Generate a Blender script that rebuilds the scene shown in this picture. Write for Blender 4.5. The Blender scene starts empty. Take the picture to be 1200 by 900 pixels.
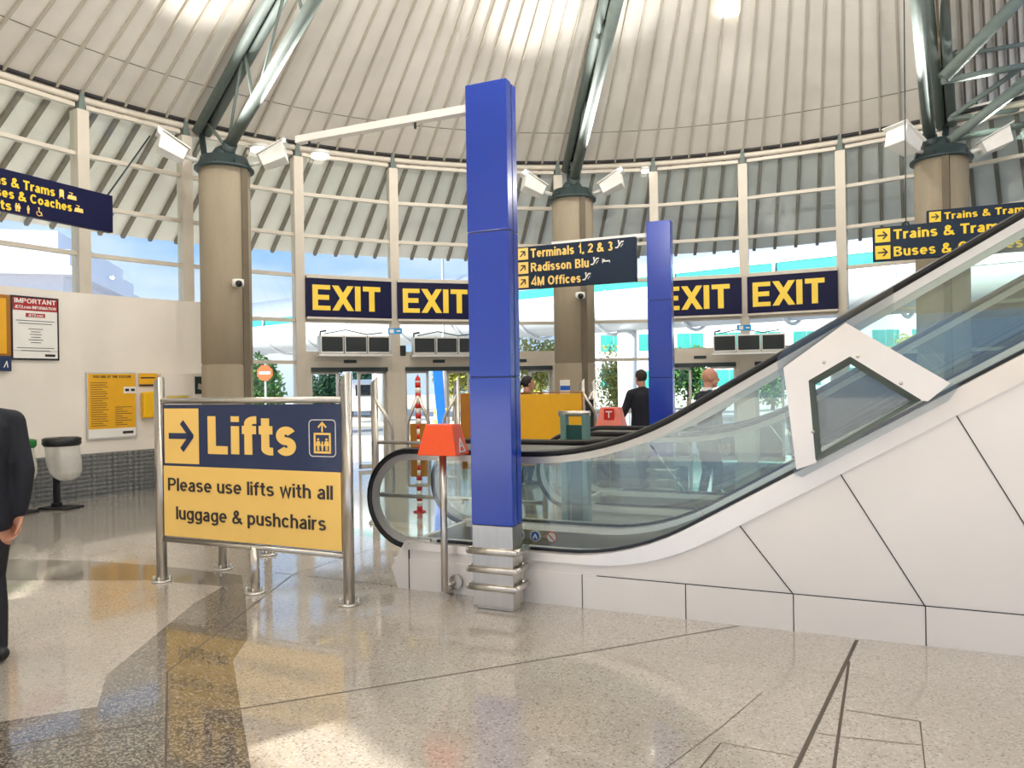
import bpy, bmesh, math, random
from mathutils import Vector, Matrix
random.seed(7)
PI = math.pi
SC = bpy.context.scene
COL = SC.collection

# ------------------------------------------------------------------ camera, sky, sun, exposure
EYE = Vector((0, 0, 1.6))
FPX = 885.0
ROLL = math.radians(-0.9)
_c, _s = math.cos(ROLL), math.sin(ROLL)
CAM_R, CAM_U, CAM_F = Vector((_c, 0, _s)), Vector((-_s, 0, _c)), Vector((0, 1, 0))
cam_data = bpy.data.cameras.new('camera')
cam_data.sensor_width = 36.0
cam_data.lens = 36.0 * FPX / 1200.0
cam_data.clip_start, cam_data.clip_end = 0.05, 500
cam = bpy.data.objects.new('camera', cam_data)
COL.objects.link(cam)
M3 = Matrix((CAM_R, CAM_U, -CAM_F)).transposed()
cam.matrix_world = Matrix.Translation(EYE) @ M3.to_4x4()
SC.camera = cam

world = bpy.data.worlds.new('sky')
SC.world = world
world.use_nodes = True
wn, wl = world.node_tree.nodes, world.node_tree.links
wn.clear()
w_out = wn.new('ShaderNodeOutputWorld'); w_bg = wn.new('ShaderNodeBackground')
w_tc = wn.new('ShaderNodeTexCoord'); w_sep = wn.new('ShaderNodeSeparateXYZ')
w_ramp = wn.new('ShaderNodeValToRGB'); w_noise = wn.new('ShaderNodeTexNoise'); w_cl = wn.new('ShaderNodeValToRGB')
w_mix = wn.new('ShaderNodeMix'); w_mix.data_type = 'RGBA'
w_map = wn.new('ShaderNodeMapping'); w_map.inputs['Scale'].default_value = (1, 1, 2.6)
wl.new(w_tc.outputs['Generated'], w_sep.inputs[0]); wl.new(w_sep.outputs['Z'], w_ramp.inputs[0])
wl.new(w_tc.outputs['Generated'], w_map.inputs[0]); wl.new(w_map.outputs[0], w_noise.inputs['Vector'])
w_noise.inputs['Scale'].default_value = 3.0; w_noise.inputs['Detail'].default_value = 6
e = w_ramp.color_ramp.elements
e[0].position, e[0].color = 0.0, (0.60, 0.76, 0.98, 1)
e[1].position, e[1].color = 0.55, (0.16, 0.36, 0.85, 1)
e2 = w_ramp.color_ramp.elements.new(0.18); e2.color = (0.34, 0.57, 0.98, 1)
e = w_cl.color_ramp.elements
e[0].position, e[0].color = 0.42, (0, 0, 0, 1)
e[1].position, e[1].color = 0.68, (1, 1, 1, 1)
wl.new(w_noise.outputs['Fac'], w_cl.inputs[0]); wl.new(w_cl.outputs[0], w_mix.inputs['Factor'])
wl.new(w_ramp.outputs[0], w_mix.inputs['A']); w_mix.inputs['B'].default_value = (0.92, 0.95, 1.0, 1)
wl.new(w_mix.outputs['Result'], w_bg.inputs[0]); w_bg.inputs[1].default_value = 0.5
wl.new(w_bg.outputs[0], w_out.inputs[0])

sun_data = bpy.data.lights.new('sun', 'SUN')
sun_data.energy = 5.0; sun_data.angle = math.radians(0.6); sun_data.color = (1.0, 0.95, 0.86)
sun = bpy.data.objects.new('sun', sun_data); COL.objects.link(sun)
SUN_EL = math.radians(25)
SUN_DIR = Vector((0.80 * math.cos(SUN_EL), 0.60 * math.cos(SUN_EL), -math.sin(SUN_EL)))
sun.rotation_euler = SUN_DIR.to_track_quat('-Z', 'Y').to_euler()
sun.location = (-5, -20, 15)

UPLIGHT_W = 800.0
DOWNLIGHT_W = 80.0
SC.view_settings.view_transform = 'Standard'
SC.view_settings.look = 'None'
SC.view_settings.gamma = 1.0
SC.view_settings.use_curve_mapping = False
SC.view_settings.exposure = 1.3

# ------------------------------------------------------------------ geometry of the place
UV = Vector((math.sin(math.radians(66.24)), -math.cos(math.radians(66.24)), 0))   # direction the escalators climb
NV = Vector((-UV.y, UV.x, 0))                                                     # across them, away from the viewer
RZ = math.atan2(UV.y, UV.x)
def E(s, t, z=0.0): return UV * s + NV * t + Vector((0, 0, z))
RC = Vector((1.257, 6.011, 0)); RR = 9.42; EAVE = 6.06
APEX = Vector((2.634, 5.391, 12.22))
def ringp(deg, r=RR, z=0.0):
    a = math.radians(deg)
    return Vector((RC.x + r * math.sin(a), RC.y + r * math.cos(a), z))
def roofp(deg, w, drop=0.0):
    p = ringp(deg, RR, EAVE)
    return p + (APEX - p) * w + Vector((0, 0, -drop))
def ray(x, y): return CAM_R * ((x - 600) / FPX) - CAM_U * ((y - 450) / FPX) + CAM_F
def at(x, y, Y):
    d = ray(x, y); return EYE + d * (Y / d.y)
def onfloor(x, y, z=0.0):
    d = ray(x, y); return EYE + d * ((z - EYE.z) / d.z)
def onring(x, y, r):
    d = ray(x, y); h = Vector((d.x, d.y, 0)); L = h.length; h /= L
    b = -h.dot(RC); k = -b + math.sqrt(b * b - RC.length_squared + r * r)
    P = EYE + d * (k / L)
    return math.degrees(math.atan2(P.x - RC.x, P.y - RC.y)), P.z

# ------------------------------------------------------------------ materials
def lin(c):
    out = []
    for v in c:
        v = v / 255.0
        out.append(v / 12.92 if v <= 0.04045 else ((v + 0.055) / 1.055) ** 2.4)
    return (*out, 1.0)
def mat(name, rgb, rough=0.5, metal=0.0, vary=0.06, scale=6.0, bump=0.0, bscale=60.0, coat=0.0, stretch=None, emit=0.0, spec=0.5):
    m = bpy.data.materials.new(name); m.use_nodes = True
    N, L = m.node_tree.nodes, m.node_tree.links
    b = N['Principled BSDF']
    b.inputs['Roughness'].default_value = rough; b.inputs['Metallic'].default_value = metal
    b.inputs['Coat Weight'].default_value = coat; b.inputs['Coat Roughness'].default_value = 0.08
    b.inputs['Specular IOR Level'].default_value = spec
    c = lin(rgb)
    tc = N.new('ShaderNodeTexCoord'); mp = N.new('ShaderNodeMapping'); nz = N.new('ShaderNodeTexNoise')
    if stretch: mp.inputs['Scale'].default_value = stretch
    nz.inputs['Scale'].default_value = scale; nz.inputs['Detail'].default_value = 5
    L.new(tc.outputs['Object'], mp.inputs[0]); L.new(mp.outputs[0], nz.inputs['Vector'])
    rp = N.new('ShaderNodeValToRGB')
    e = rp.color_ramp.elements
    e[0].position, e[1].position = 0.3, 0.7
    e[0].color = tuple(max(0, v * (1 - vary)) for v in c[:3]) + (1,)
    e[1].color = tuple(min(1, v * (1 + vary)) for v in c[:3]) + (1,)
    L.new(nz.outputs['Fac'], rp.inputs[0]); L.new(rp.outputs[0], b.inputs['Base Color'])
    if bump > 0:
        n2 = N.new('ShaderNodeTexNoise'); n2.inputs['Scale'].default_value = bscale
        bp = N.new('ShaderNodeBump'); bp.inputs['Strength'].default_value = bump; bp.inputs['Distance'].default_value = 0.02
        L.new(mp.outputs[0], n2.inputs['Vector']); L.new(n2.outputs['Fac'], bp.inputs['Height']); L.new(bp.outputs[0], b.inputs['Normal'])
    if emit > 0:
        b.inputs['Emission Color'].default_value = c; b.inputs['Emission Strength'].default_value = emit
    return m
def glass(name, tint, ior=1.45, rough=0.0, boost=1.0):
    m = bpy.data.materials.new(name); m.use_nodes = True
    N, L = m.node_tree.nodes, m.node_tree.links
    N.clear()
    out = N.new('ShaderNodeOutputMaterial'); mix = N.new('ShaderNodeMixShader')
    tr = N.new('ShaderNodeBsdfTransparent'); gl = N.new('ShaderNodeBsdfGlossy'); fr = N.new('ShaderNodeFresnel')
    fr.inputs['IOR'].default_value = ior; gl.inputs['Roughness'].default_value = rough
    tr.inputs[0].default_value = (*tint, 1)
    mul = N.new('ShaderNodeMath'); mul.operation = 'MULTIPLY'; mul.inputs[1].default_value = boost; mul.use_clamp = True
    L.new(fr.outputs[0], mul.inputs[0]); L.new(mul.outputs[0], mix.inputs[0])
    L.new(tr.outputs[0], mix.inputs[1]); L.new(gl.outputs[0], mix.inputs[2]); L.new(mix.outputs[0], out.inputs[0])
    return m
def terrazzo(name, base, dark, light, dens=1.0, rough=0.16):
    m = bpy.data.materials.new(name); m.use_nodes = True
    N, L = m.node_tree.nodes, m.node_tree.links
    b = N['Principled BSDF']; b.inputs['Roughness'].default_value = rough
    b.inputs['Specular IOR Level'].default_value = 0.6; b.inputs['Coat Weight'].default_value = 0.7; b.inputs['Coat Roughness'].default_value = 0.05
    tc = N.new('ShaderNodeTexCoord')
    v = N.new('ShaderNodeTexVoronoi'); v.inputs['Scale'].default_value = 110
    L.new(tc.outputs['Object'], v.inputs['Vector'])
    rp = N.new('ShaderNodeValToRGB'); rp.color_ramp.interpolation = 'CONSTANT'
    e = rp.color_ramp.elements
    e[0].position, e[0].color = 0.0, lin(base)
    e[1].position, e[1].color = 1 - 0.16 * dens, lin(light)
    x = e.new(0.10 * dens); x.color = lin(base)
    e[0].color = lin(dark)
    sp = N.new('ShaderNodeSeparateColor'); L.new(v.outputs['Color'], sp.inputs[0]); L.new(sp.outputs[0], rp.inputs[0])
    nz = N.new('ShaderNodeTexNoise'); nz.inputs['Scale'].default_value = 1.1; nz.inputs['Detail'].default_value = 6
    L.new(tc.outputs['Object'], nz.inputs['Vector'])
    r2 = N.new('ShaderNodeValToRGB'); r2.color_ramp.elements[0].position = 0.3; r2.color_ramp.elements[1].position = 0.7
    r2.color_ramp.elements[0].color = (0.84, 0.84, 0.84, 1); r2.color_ramp.elements[1].color = (1, 1, 1, 1)
    L.new(nz.outputs['Fac'], r2.inputs[0])
    mx = N.new('ShaderNodeMix'); mx.data_type = 'RGBA'; mx.blend_type = 'MULTIPLY'; mx.inputs['Factor'].default_value = 1
    L.new(rp.outputs[0], mx.inputs['A']); L.new(r2.outputs[0], mx.inputs['B']); L.new(mx.outputs['Result'], b.inputs['Base Color'])
    r3 = N.new('ShaderNodeMapRange'); r3.inputs['To Min'].default_value = rough * 0.7; r3.inputs['To Max'].default_value = rough * 1.5
    L.new(nz.outputs['Fac'], r3.inputs[0]); L.new(r3.outputs[0], b.inputs['Roughness'])
    return m
def studded(name, rgb):
    m = mat(name, rgb, 0.45, 0.4, 0.1, 8)
    N, L = m.node_tree.nodes, m.node_tree.links
    tc = N.new('ShaderNodeTexCoord'); v = N.new('ShaderNodeTexVoronoi'); v.inputs['Scale'].default_value = 16; v.inputs['Randomness'].default_value = 0
    bp = N.new('ShaderNodeBump'); bp.inputs['Strength'].default_value = 0.8; bp.inputs['Distance'].default_value = 0.03; bp.invert = True
    L.new(tc.outputs['Object'], v.inputs['Vector']); L.new(v.outputs['Distance'], bp.inputs['Height'])
    L.new(bp.outputs[0], N['Principled BSDF'].inputs['Normal'])
    return m
M = dict(
    floor=terrazzo('terrazzo_beige', (176, 168, 157), (146, 137, 125), (192, 186, 176), 1.0, 0.12),
    floor_dark=terrazzo('terrazzo_grey', (106, 99, 90), (70, 64, 58), (150, 141, 128), 2.0, 0.14),
    joint=mat('floor_joint', (84, 74, 64), 0.6),
    panel=mat('roof_panel', (222, 217, 208), 0.42, 0.25, 0.05, 2.0),
    rib=mat('roof_rib', (192, 186, 172), 0.45, 0.3, 0.04),
    rib_dark=mat('soffit_groove', (112, 103, 88), 0.6),
    seam=mat('roof_seam', (120, 116, 106), 0.7),
    mullion=mat('mullion_cream', (205, 196, 180), 0.45, 0.0, 0.03),
    steel_green=mat('green_grey_steel', (108, 119, 113), 0.6, 0.0, 0.08, 9, spec=0.3),
    steel_dark=mat('dark_green_steel', (44, 58, 58), 0.5, 0.1),
    wall=mat('white_wall', (238, 231, 220), 0.38, 0.0, 0.03, 1.5),
    stud=studded('studded_rubber', (120, 122, 122)),
    concrete=mat('concrete', (150, 138, 117), 0.75, 0.0, 0.14, 2.2, 0.25, 40, stretch=(1, 1, 0.3)),
    concrete_dark=mat('column_groove', (104, 94, 78), 0.8),
    stainless=mat('brushed_stainless', (205, 200, 192), 0.28, 0.95, 0.05, 30, stretch=(1, 1, 0.05)),
    cladding=mat('brushed_cladding', (238, 233, 229), 0.40, 0.2, 0.03, 1.4),
    deckmetal=mat('deck_metal', (232, 226, 220), 0.34, 0.5, 0.03, 3),
    alu=mat('aluminium', (214, 212, 206), 0.35, 0.6, 0.03),
    black=mat('black_rubber', (18, 20, 24), 0.32, 0.0, 0.1),
    blackgap=mat('dark_gap', (34, 32, 34), 0.6),
    blue=mat('blue_enamel', (16, 60, 172), 0.22, 0.0, 0.05, 1.6, coat=0.3),
    blue_dark=mat('blue_edge', (10, 26, 74), 0.3, 0.0, 0.05),
    navy=mat('sign_navy', (30, 48, 88), 0.45, 0.0, 0.03),
    navy2=mat('exit_navy', (8, 11, 56), 0.5, 0.0, 0.05, spec=0.2),
    slate=mat('sign_slate', (26, 42, 62), 0.5, 0.0, 0.03, spec=0.25),
    yellow=mat('sign_yellow', (255, 211, 116), 0.45, 0.0, 0.015),
    yellow2=mat('exit_yellow', (244, 206, 44), 0.4, 0.0, 0.02),
    amber=mat('amber_board', (236, 176, 26), 0.4, 0.0, 0.03),
    brown=mat('brown_and_backlit_board', (168, 108, 20), 0.45, 0.0, 0.05),  # also used for yellow barrier boards, their backlit shade put into colour
    ink=mat('lettering_dark', (46, 40, 44), 0.5),
    white=mat('white_paint', (240, 238, 232), 0.4, 0.0, 0.02),
    red=mat('poster_red', (172, 32, 38), 0.45),
    orange=mat('orange_hood', (246, 84, 20), 0.35, 0.0, 0.04, coat=0.2),
    redhood=mat('red_hood', (222, 60, 48), 0.4, 0.0, 0.04),
    pinkhood=mat('pale_red_hood', (238, 130, 112), 0.4, 0.0, 0.06),
    redstripe=mat('red_stripe', (206, 36, 30), 0.4),
    teal=mat('teal_steel', (112, 150, 146), 0.4, 0.2, 0.05),
    greenpanel=mat('green_panel', (36, 84, 80), 0.3, 0.0, 0.08),
    grill=mat('heater_grill', (40, 46, 46), 0.5, 0.2),
    phone=mat('phone_yellow', (244, 190, 10), 0.35),
    bagm=mat('clear_bag', (236, 234, 226), 0.25, 0.0, 0.05, 12, 0.4, 14),
    binblack=mat('bin_black', (26, 28, 32), 0.4),
    bingreen=mat('bin_green', (30, 118, 48), 0.4),
    pane=glass('window_glass', (0.93, 0.965, 0.95), 1.42, 0.0, 0.75),
    eglass=glass('balustrade_glass', (0.91, 0.965, 0.95), 1.52, 0.015, 2.0),
    perspex=glass('clear_perspex', (0.90, 0.92, 0.92), 1.45, 0.06, 1.6),
    lampwhite=mat('lamp_glow', (255, 244, 226), 0.4, emit=4.0),
    camwhite=mat('camera_white', (226, 224, 218), 0.4),
    skin=mat('skin', (206, 150, 124), 0.5, 0.0, 0.05, 20),
    suit=mat('dark_suit', (24, 27, 38), 0.8, 0.0, 0.12, 40),
    jacket=mat('black_jacket', (20, 22, 34), 0.75, 0.0, 0.12, 30),
    trouser=mat('dark_trousers', (30, 30, 38), 0.8),
    shoe=mat('black_shoe', (16, 14, 14), 0.4),
    hair=mat('dark_hair', (24, 20, 20), 0.55, 0.0, 0.2, 90),
    hair2=mat('brown_hair', (58, 44, 36), 0.6, 0.0, 0.2, 90),
    shirt=mat('white_shirt', (236, 236, 236), 0.7),
    asphalt=mat('road_asphalt', (150, 150, 152), 0.85, 0, 0.08, 3),
    paving=mat('pale_paving', (206, 198, 188), 0.8, 0, 0.06, 2),
    kerb=mat('kerb_stone', (220, 214, 204), 0.8),
    linepaint=mat('yellow_line', (232, 206, 60), 0.7),
    tubewhite=mat('walkway_white', (226, 228, 232), 0.4, 0.1, 0.03),
    tuberoof=mat('walkway_silver', (140, 148, 172), 0.45, 0.2, 0.04),
    tealglass=mat('teal_window', (60, 160, 152), 0.15, 0.0, 0.12, 0.6),
    office=mat('office_white', (234, 236, 238), 0.6, 0, 0.02),
    lilac=mat('pale_cladding', (232, 230, 240), 0.5, 0.1, 0.03),
    bark=mat('bark', (88, 70, 52), 0.9, 0, 0.2, 12),
    leaf=mat('leaf_green', (74, 116, 44), 0.6, 0, 0.35, 3),
    leafdark=mat('leaf_dark', (34, 76, 50), 0.6, 0, 0.35, 3),
    leafgold=mat('leaf_yellow', (158, 156, 70), 0.6, 0, 0.3, 3),
    vanwhite=mat('van_white', (244, 244, 244), 0.25, coat=0.4),
    carglass=mat('vehicle_glass', (40, 48, 56), 0.1),
    tyre=mat('tyre', (22, 22, 24), 0.7),
    postblue=mat('street_blue', (20, 96, 196), 0.35),
    signorange=mat('street_orange', (232, 92, 40), 0.4),
    lightblue=mat('small_blue_sign', (40, 150, 214), 0.4),
    comb=mat('comb_plate', (176, 170, 150), 0.35, 0.7),
    mat_navy=mat('navy_mat', (16, 24, 44), 0.5),
    tread=mat('step_tread', (70, 76, 78), 0.4, 0.6),
)

M['bagm'].node_tree.nodes['Principled BSDF'].inputs['Alpha'].default_value = 0.55
# ------------------------------------------------------------------ mesh builder
class MB:
    def __init__(s): s.v = []; s.f = []; s.mi = []; s.m = 0; s.sm = []
    def _add(s, vs, fs, smooth=False):
        o = len(s.v); s.v += [tuple(p) for p in vs]
        for f in fs: s.f.append(tuple(o + i for i in f)); s.mi.append(s.m); s.sm.append(smooth)
        return s
    def box(s, x0, x1, y0, y1, z0, z1):
        vs = [(x, y, z) for z in (z0, z1) for y in (y0, y1) for x in (x0, x1)]
        return s._add(vs, [(0, 2, 3, 1), (4, 5, 7, 6), (0, 1, 5, 4), (2, 6, 7, 3), (0, 4, 6, 2), (1, 3, 7, 5)])
    def hexa(s, b, t):
        n = len(b)
        return s._add(list(b) + list(t), [tuple(range(n))[::-1], tuple(range(n, 2 * n))] + [(i, (i + 1) % n, n + (i + 1) % n, n + i) for i in range(n)])
    def prism(s, poly, y0, y1):      # polygon in x,z extruded along y
        return s.hexa([(x, y0, z) for x, z in poly], [(x, y1, z) for x, z in poly])
    def bar(s, a, b, w, h, up=Vector((0, 0, 1))):
        a, b = Vector(a), Vector(b); d = (b - a).normalized()
        if abs(d.dot(up)) > 0.98: up = Vector((1, 0, 0))
        r = d.cross(up).normalized() * (w / 2); q = r.cross(d).normalized() * (h / 2)
        return s.hexa([a - r - q, a + r - q, a + r + q, a - r + q], [b - r - q, b + r - q, b + r + q, b - r + q])
    def tube(s, pts, r, seg=12, rs=None, caps=True):
        pts = [Vector(p) for p in pts]; n = len(pts); vs = []; N0 = None
        for i, p in enumerate(pts):
            d = (pts[min(i + 1, n - 1)] - pts[max(i - 1, 0)]).normalized()
            if N0 is None:
                N0 = d.orthogonal().normalized()
            N0 = (N0 - d * N0.dot(d)).normalized(); B = d.cross(N0)
            q = rs[i] if rs else r
            for k in range(seg):
                a = 2 * PI * k / seg
                vs.append(p + N0 * math.cos(a) * q + B * math.sin(a) * q)
        fs = [(i * seg + k, i * seg + (k + 1) % seg, (i + 1) * seg + (k + 1) % seg, (i + 1) * seg + k) for i in range(n - 1) for k in range(seg)]
        s._add(vs, fs, True)
        if caps:
            o = len(s.v) - n * seg
            s.f += [tuple(o + k for k in range(seg))[::-1], tuple(o + (n - 1) * seg + k for k in range(seg))]; s.mi += [s.m] * 2; s.sm += [False] * 2
        return s
    def lathe(s, prof, c=(0, 0, 0), seg=24, a0=0, a1=2 * PI):
        full = abs(a1 - a0 - 2 * PI) < 1e-6; cols = seg if full else seg + 1; vs = []
        for r, z in prof:
            for k in range(cols):
                a = a0 + (a1 - a0) * k / seg; vs.append((c[0] + r * math.cos(a), c[1] + r * math.sin(a), c[2] + z))
        fs = []
        for i in range(len(prof) - 1):
            for k in range(seg):
                k2 = (k + 1) % cols
                fs.append((i * cols + k, i * cols + k2, (i + 1) * cols + k2, (i + 1) * cols + k))
        return s._add(vs, fs, True)
    def ell(s, c, rx, ry, rz, seg=16, rings=10, rot=None):
        vs = []; fs = []
        for i in range(rings + 1):
            th = PI * i / rings
            for k in range(seg):
                a = 2 * PI * k / seg
                p = Vector((rx * math.sin(th) * math.cos(a), ry * math.sin(th) * math.sin(a), rz * math.cos(th)))
                if rot: p = rot @ p
                vs.append(Vector(c) + p)
        for i in range(rings):
            for k in range(seg): fs.append((i * seg + k, (i + 1) * seg + k, (i + 1) * seg + (k + 1) % seg, i * seg + (k + 1) % seg))
        return s._add(vs, fs, True)
    def chain(s, pts, rs):
        pts = [Vector(p) for p in pts]
        for i in range(len(pts)):
            s.ell(pts[i], rs[i], rs[i], rs[i], 12, 8)
            if i: s.tube([pts[i - 1], pts[i]], 0, 12, [rs[i - 1], rs[i]])
        return s
    # flat artwork on a board facing -y: drawn in x,z at depth y
    def poly(s, pts, y, th=0.003): return s.prism(pts, y, y - th)
    def rect(s, x0, x1, z0, z1, y, th=0.003): return s.box(x0, x1, y - th, y, z0, z1)
    def disc(s, x, z, r, y, n=18): return s.poly([(x + r * math.cos(2 * PI * k / n), z + r * math.sin(2 * PI * k / n)) for k in range(n)], y)
    def stroke(s, pts, w, y):
        for (x0, z0), (x1, z1) in zip(pts[:-1], pts[1:]):
            d = Vector((x1 - x0, z1 - z0)).normalized() * (w / 2); p = Vector((-d.y, d.x))
            s.poly([(x0 - d.x * .5 + p.x, z0 - d.y * .5 + p.y), (x0 - d.x * .5 - p.x, z0 - d.y * .5 - p.y), (x1 + d.x * .5 - p.x, z1 + d.y * .5 - p.y), (x1 + d.x * .5 + p.x, z1 + d.y * .5 + p.y)], y)
        return s
    def frame(s, x0, x1, z0, z1, w, y):
        s.rect(x0, x1, z0, z0 + w, y); s.rect(x0, x1, z1 - w, z1, y); s.rect(x0, x0 + w, z0, z1, y); s.rect(x1 - w, x1, z0, z1, y); return s
    def text(s, string, x, z, cap, y, width=None, bold=0.16, align='L'):
        vs, fs, capu = text_geo(string, bold)
        k = cap / capu; x0 = min(p[0] for p in vs); x1 = max(p[0] for p in vs)
        kx = (width / (x1 - x0)) if width else k
        off = x - (x0 * kx if align == 'L' else ((x0 + x1) / 2 * kx if align == 'C' else x1 * kx))
        return s._add([(off + p[0] * kx, y - 0.004 * p[2], z + p[1] * k) for p in vs], fs)
    def build(s, name, mats, parent=None, loc=None, rz=0, bevel=0.0):
        me = bpy.data.meshes.new(name); me.from_pydata(s.v, [], s.f)
        mats = mats if isinstance(mats, (list, tuple)) else [mats]
        for m in mats: me.materials.append(M[m] if isinstance(m, str) else m)
        me.polygons.foreach_set('material_index', s.mi); me.polygons.foreach_set('use_smooth', s.sm)
        bm = bmesh.new(); bm.from_mesh(me); bmesh.ops.recalc_face_normals(bm, faces=bm.faces); bm.to_mesh(me); bm.free()
        me.update()
        o = bpy.data.objects.new(name, me); COL.objects.link(o)
        if parent: o.parent = parent
        if loc is not None: o.location = loc
        o.rotation_euler = (0, 0, rz)
        if bevel:
            b = o.modifiers.new('edge', 'BEVEL'); b.width = bevel; b.segments = 2; b.limit_method = 'ANGLE'
        return o
_tc = {}
def arc(cx, cy, rx, ry, a0, a1, n=14):
    return [(cx + rx * math.cos(math.radians(a0 + (a1 - a0) * k / n)), cy + ry * math.sin(math.radians(a0 + (a1 - a0) * k / n))) for k in range(n + 1)]
def spline(P, n=5):
    out = []
    for i in range(len(P) - 1):
        p0, p1, p2, p3 = P[max(i - 1, 0)], P[i], P[i + 1], P[min(i + 2, len(P) - 1)]
        for k in range(n):
            t = k / n
            out.append(tuple(.5 * (2 * p1[c] + (p2[c] - p0[c]) * t + (2 * p0[c] - 5 * p1[c] + 4 * p2[c] - p3[c]) * t * t + (3 * p1[c] - p0[c] - 3 * p2[c] + p3[c]) * t ** 3) for c in (0, 1)))
    return out + [P[-1]]
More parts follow.
